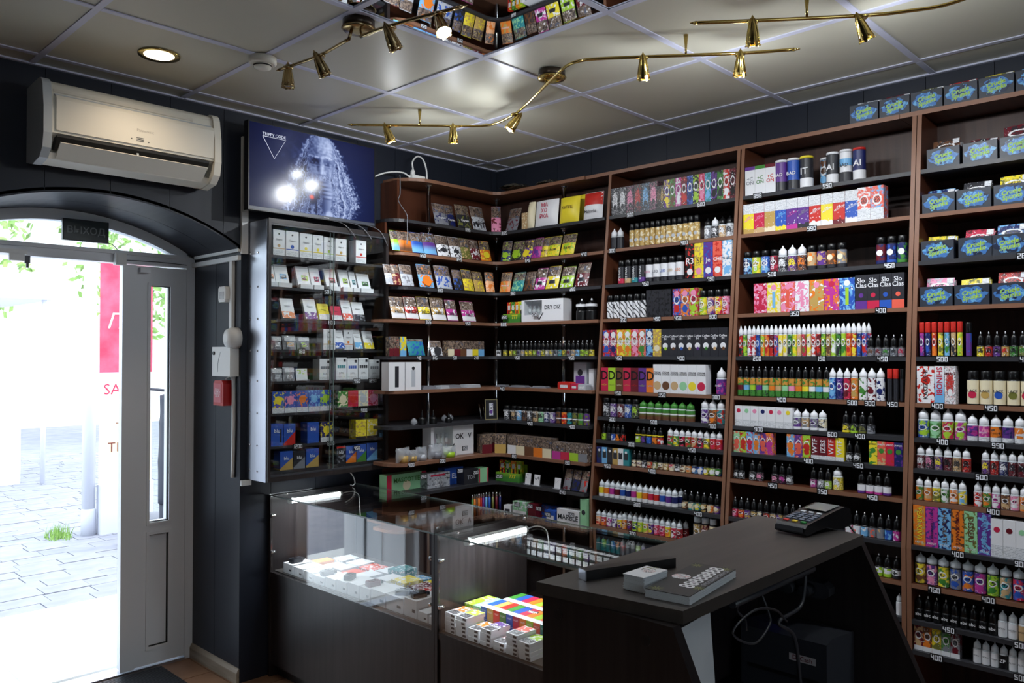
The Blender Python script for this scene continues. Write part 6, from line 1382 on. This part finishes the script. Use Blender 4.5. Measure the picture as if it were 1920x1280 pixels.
for row in range(3):
    for k in range(13):
        for lv in range(2):
            c = CC[(k + row * 3) % 14]; y = -1.372 - .0335 * k; x = KX0 + .125 + row * .115
            if row == 2 and lv: continue
            o = box(.033, .044, .112, c, 'white', 0, (x, y, KD + .0448 * lv), R_(-90)); o.name = 'vape_carton'
            q = part('white_end', MB().box(-.016, .016, .0, .03, .044, .0444), 'p_plain', o, color=PAL['white'])
            if row == 0: link('lettering', fit_text('HQD', .022, .008), o, (0, -.0008, .03), (R_(90), 0, 0), color=PAL['white'])
            tag(o, f"{c} long carton, {ORD[k]} from the divider, {('lower', 'upper')[lv]} layer of the {('front', 'middle', 'back')[row]} block", 'box', 'long cartons in the counter by the desk')
for k in range(2):
    for lv in range(2):
        o = box(.045, .04, .13, ('lime', 'mint')[k], 'cream', 0, (KX0 + .13, -1.283 - .045 * k, KD + .0405 * lv), R_(-90), m='soft'); o.name = 'vape_carton'; tag(o, f"{cname(('lime', 'mint')[k])} carton, {('lower', 'upper')[lv]} one of the pair against the counter divider", 'box', 'green cartons against the divider')
for txt, x, y, z in (('350', KX0 + .2, -1.55, KD + .0885), ('450', KX0 + .06, -1.50, KD + .0575), ('350', KX0 + .33, -1.72, KD + .0885)):
    o = price(txt, (x, y, z), R_(-90), f"black price tag reading {txt} lying on the cartons {'at the front' if x < -1.48 else 'in the middle' if x < -1.3 else 'at the back'} of the counter", h=.018, tilt=0, group='price tags lying in the counter'); o.rotation_euler = (Matrix.Rotation(R_(-80), 3, 'Z') @ Matrix.Rotation(R_(-78), 3, 'X')).to_euler()
# little boxes with bar codes on the shelf behind the counter
bs = empty('under_counter_shelf', (-1.08, -1.55, .70)); tag(bs, 'narrow dark shelf behind the counter glass holding small boxes', 'shelf')
part('board', MB().box(.01, .16, -.62, .36, -.016, -.001), 'wenge', bs)
for yy in (-.6, .34): part('bracket', MB().box(.01, .16, yy - .008, yy + .008, -.70, -.0165), 'wenge', bs)
for row in range(2):
    for k in range(24):
        o = box(.0335, .033, .06, 'black', 'white', 0, (-1.065, -1.215 - .0345 * k, .70 + .0338 * row), R_(-90)); o.name = 'bar_code_box'
        link('bar_code', panelmesh(.026, .006, .026, 'lines'), o, color=(1, 1, 1))
        if row: part('white_lid', MB().box(-.015, .015, .002, .03, .033, .0333), 'p_plain', o, color=PAL['white'])
        tag(o, f"small black box with white bar code, {ordw(k)} from the wall, {('lower', 'upper')[row]} row behind the counter", 'box', 'bar-coded boxes behind the counter')

# ================================================================== DESK
dk = empty('service_desk', (-1.75, -2.55, 0)); tag(dk, 'tall dark wood service desk open on one side, card terminal on top', 'desk'); inv = Matrix.Translation((1.75, 2.55, 0))
def kp(nm, mb, m): o = part(nm, mb, m, dk); o.matrix_parent_inverse = inv; return o
DT = 1.05
kp('desk_top', MB().prism([(-2.262, -2.385), (-2.215, -2.722), (-1.305, -2.722), (-1.255, -2.385)], DT - .026, DT), 'wengetop')
def endp(x): return [(-2.386, 0), (-2.386, DT - .0265), (-2.716, DT - .0265), (-3.17, .02), (-3.17, 0)]
a = endp(0)
kp('end_panel', MB().prism([(p, q) for p, q in a][::-1], -2.242, -2.216, 'x'), 'wenge'); kp('end_panel', MB().prism(a[::-1], -1.306, -1.28, 'x'), 'wenge')
kp('back_panel', MB().box(-2.2155, -1.3065, -2.412, -2.396, .1, DT - .0265), 'wenge')
kp('inner_shelf', MB().box(-2.2155, -1.3065, -2.88, -2.413, .62, .636), 'wenge')
cpm = MB().lathe([(.011, 0), (.011, -.0015)], 14, axis='x').mesh('cover_cap', 'black')
for yy, zz in ((-2.655, .985), (-2.43, .985)): o = link('cover_cap', cpm, dk, (-2.242, yy, zz)); o.matrix_parent_inverse = inv
# card terminal
te = empty('card_terminal', (-1.335, -2.595, DT + .0002)); te.rotation_euler = (0, 0, R_(-99)); te.scale = (1.12, 1.12, 1.05); tag(te, 'black card payment terminal on the dark desk', 'card terminal')
tp_ = [(-.1, .008), (-.098, .022), (-.09, .030), (.03, .052), (.075, .058), (.1, .05), (.105, .03), (.1, .004), (.04, .002), (.0, .014), (-.05, .010), (-.09, .0025)]
part('body', MB().prism([(p, q) for p, q in tp_], -.042, .042, 'x'), 'black', te)
def tface(y): return .030 + (.052 - .030) * (y + .09) / .12
kb = MB().box(-.0055, .0055, -.0035, .0035, 0, .003)
def key(x, y, c, nm='key'):
    o = link(nm, cached(('key', c), lambda: MB().box(-.0065, .0065, -.004, .004, 0, .0028).mesh('key', mat('key_' + c, {'grey': rgb(96, 106, 122), 'red': rgb(196, 52, 48), 'yellow': rgb(224, 190, 50), 'green': rgb(46, 140, 70), 'white': rgb(196, 200, 206)}[c], .4))), te, (x, y, tface(y)), (R_(10.4), 0, 0))
for j in range(4):
    for i in range(4): key(-.027 + i * .018, -.062 + j * .0125, 'grey')
for i, c in enumerate(('red', 'yellow', 'green')): key(-.024 + i * .024, -.078, c)
for i in range(3): key(-.022 + i * .022, -.008, 'white')
part('screen', MB().box(-.03, .03, .008, .07, .0, .001), mat('terminal_screen', rgb(120, 124, 124), .12), te, loc=(0, 0, .0505), rot=(R_(7), 0, 0))
part('front_lip', MB().box(-.036, .036, -.1015, -.097, .012, .024), 'dgrey', te)
o = part('terminal_cable', MB().tube(smoothpath([(-1.222, -2.58, DT + .02), (-1.215, -2.62, DT + .02), (-1.24, -2.66, DT + .004), (-1.262, -2.69, DT - .03), (-1.266, -2.70, .9), (-1.262, -2.70, .6)]), .003, 6), 'black'); tag(o, 'black cable of the card terminal running down the desk end', 'cable')
# cards, flyers, thin black case
cs = empty('business_card_stack', (-2.13, -2.577, DT + .0003)); tag(cs, 'tall stack of pale business cards on the desk', 'card stack')
rz_ = R_(2); cs.rotation_euler = (0, 0, rz_)
for k in range(16): part('card', MB().box(-.045, .045, -.025, .025, 0, .0018), 'paper', cs, loc=(random.uniform(-.0015, .0015), random.uniform(-.0015, .0015), .0019 * k), rot=(0, 0, R_(random.uniform(-1.5, 1.5))))
c_ = part('card', MB().box(-.046, .046, -.026, .026, 0, .0012), mat('card_white', rgb(232, 234, 238), .5), cs, loc=(0, 0, .0306), rot=(0, R_(1), 0))
q = link('emblem', MB().lathe([(.016, .0013), (.016, .0016)], 20).mesh('emblem', 'p_toon'), c_, (.012, 0, 0), color=PAL['white'], accent=PAL['coral']); q = part('leaf_print', MB().box(.018, .045, -.025, .025, .0012, .0014), 'p_soft', c_, color=PAL['white'], accent=PAL['olive'])
fs = empty('flyer_stack', (-2.06, -2.648, DT + .0003)); tag(fs, 'stack of black flyers printed with white figures on the desk corner', 'flyer stack'); fs.rotation_euler = (0, 0, R_(8))
for k in range(8): part('flyer', MB().box(-.125, .125, -.048, .048, 0, .0019), 'paper', fs, loc=(random.uniform(-.001, .001), random.uniform(-.001, .001), .002 * k))
f_ = part('flyer', MB().box(-.125, .125, -.048, .048, 0, .0012), mat('flyer_black', rgb(34, 34, 36), .45), fs, loc=(0, 0, .0161))
link('lettering', fit_text('88888888', .20, .034, bold=.02), f_, (.02, -.016, .0016), color=PAL['white']); link('lettering', fit_text('SMOKESHOP.SERVICE', .17, .010), f_, (.03, -.040, .0016), color=PAL['silver'])
link('emblem', MB().lathe([(.02, .0012), (.02, .0016)], 24).mesh('emblem', 'p_toon'), f_, (.0, .025, 0), color=PAL['white'], accent=PAL['coral'])
for xx, yy in ((-.11, .03), (.105, .034), (-.06, -.04), (.11, -.03)):
    mb = MB()
    for k in range(9): a_ = k * .7; mb.quad((0, 0, .0013), (.007 * math.cos(a_ - .2), .007 * math.sin(a_ - .2), .0014), (.017 * math.cos(a_), .017 * math.sin(a_), .0014), (.007 * math.cos(a_ + .2), .007 * math.sin(a_ + .2), .0014))
    part('leaf_print', mb, mat('leaf_olive', rgb(128, 134, 70), .5), f_, loc=(xx, yy, 0))
bc = empty('thin_black_case', (-2.06, -2.488, DT + .0003)); tag(bc, 'long thin black case lying behind the cards on the desk', 'case'); bc.rotation_euler = (0, 0, R_(-19))
part('body', MB().box(-.125, .118, -.014, .014, 0, .022), 'black', bc); part('silver_end', MB().prism([(-.014, 0), (.014, 0), (.014, .022), (-.014, .022)], -.128, -.1252, 'x'), 'steel', bc)
# under the desk
pr = empty('receipt_printer', (-1.41, -2.58, .6364)); pr.rotation_euler = (0, 0, R_(-90)); tag(pr, 'dark receipt printer with a small white name plate on the shelf under the desk', 'printer')
part('body', MB().prism([(-.09, 0), (.09, 0), (.09, .15), (-.05, .166), (-.09, .158)][::-1], -.12, .12, 'x'), 'dgrey', pr)
part('paper_slot', MB().box(-.1, .1, -.0912, -.0902, .05, .06), 'black', pr); lp = part('name_plate', MB().box(.02, .092, -.0918, -.0904, .098, .116), mat('name_plate', rgb(210, 200, 202), .5), pr)
link('lettering', fit_text('DeCash', .06, .012, bold=.01), lp, (.056, -.0922, .107), (R_(90), 0, 0), color=PAL['maroon'])
sk_ = empty('socket_strip', (-1.3068, -2.548, .885)); sk_.rotation_euler = (0, 0, R_(-90)); tag(sk_, 'grey socket strip fixed inside the desk end', 'power strip')
part('body', MB().prism([(-.09, -.022), (.08, -.022), (.095, -.01), (.095, .01), (.08, .022), (-.09, .022)][::-1], -.04, -.0005, 'y'), 'dgrey', sk_); part('led', MB().box(-.08, -.075, -.042, -.04, -.003, .003), 'blueled', sk_)
for k in range(2): part('plug', MB().lathe([(.018, -.04), (.016, -.075)], 12, -.01 + .05 * k, 0, axis='y'), 'dgrey', sk_)
o = part('desk_rod', MB().tube([(-2.0, -2.708, 1.012), (-1.60, -2.708, 1.012)], .009, 10), 'dgrey'); tag(o, 'dark rod fixed under the front edge of the desk top', 'rod')
CAB = [([(-1.624, -2.70, 1.022), (-1.637, -2.705, .979), (-1.677, -2.71, .935), (-1.79, -2.71, .925), (-1.72, -2.715, .876), (-1.70, -2.72, .766), (-1.70, -2.73, .645)], .0045, 'thick grey cable hanging in a bend under the desk top'),
       ([(-1.861, -2.70, 1.013), (-1.862, -2.72, .97), (-1.875, -2.73, .945), (-1.956, -2.735, .925), (-2.047, -2.735, .97), (-1.96, -2.735, .995), (-1.86, -2.735, .975), (-1.80, -2.735, .935)], .0026, 'thin grey cable looped under the desk'),
       ([(-1.931, -2.70, 1.015), (-1.945, -2.69, .985), (-1.91, -2.69, .955), (-1.905, -2.69, .93)], .0026, 'short thin grey cable end hanging under the desk')]
for pts, r_, lab in CAB: o = part('desk_cable', MB().tube(smoothpath(pts), r_, 8), 'dgrey'); tag(o, lab, 'cable', 'cables under the desk')
pp = empty('notice_sheet', (-2.12, -2.698, .885)); tag(pp, 'white printed sheet with a teal foot leaning inside the desk end', 'paper sheet')
part('sheet', MB().box(-.062, .062, 0, .0012, -.12, .12), 'paper', pp, rot=(R_(-2), R_(-4), 0)); part('teal_foot', MB().box(-.062, .062, -.0006, 0, -.12, -.06), 'teal', pp, rot=(R_(-2), R_(-4), 0))
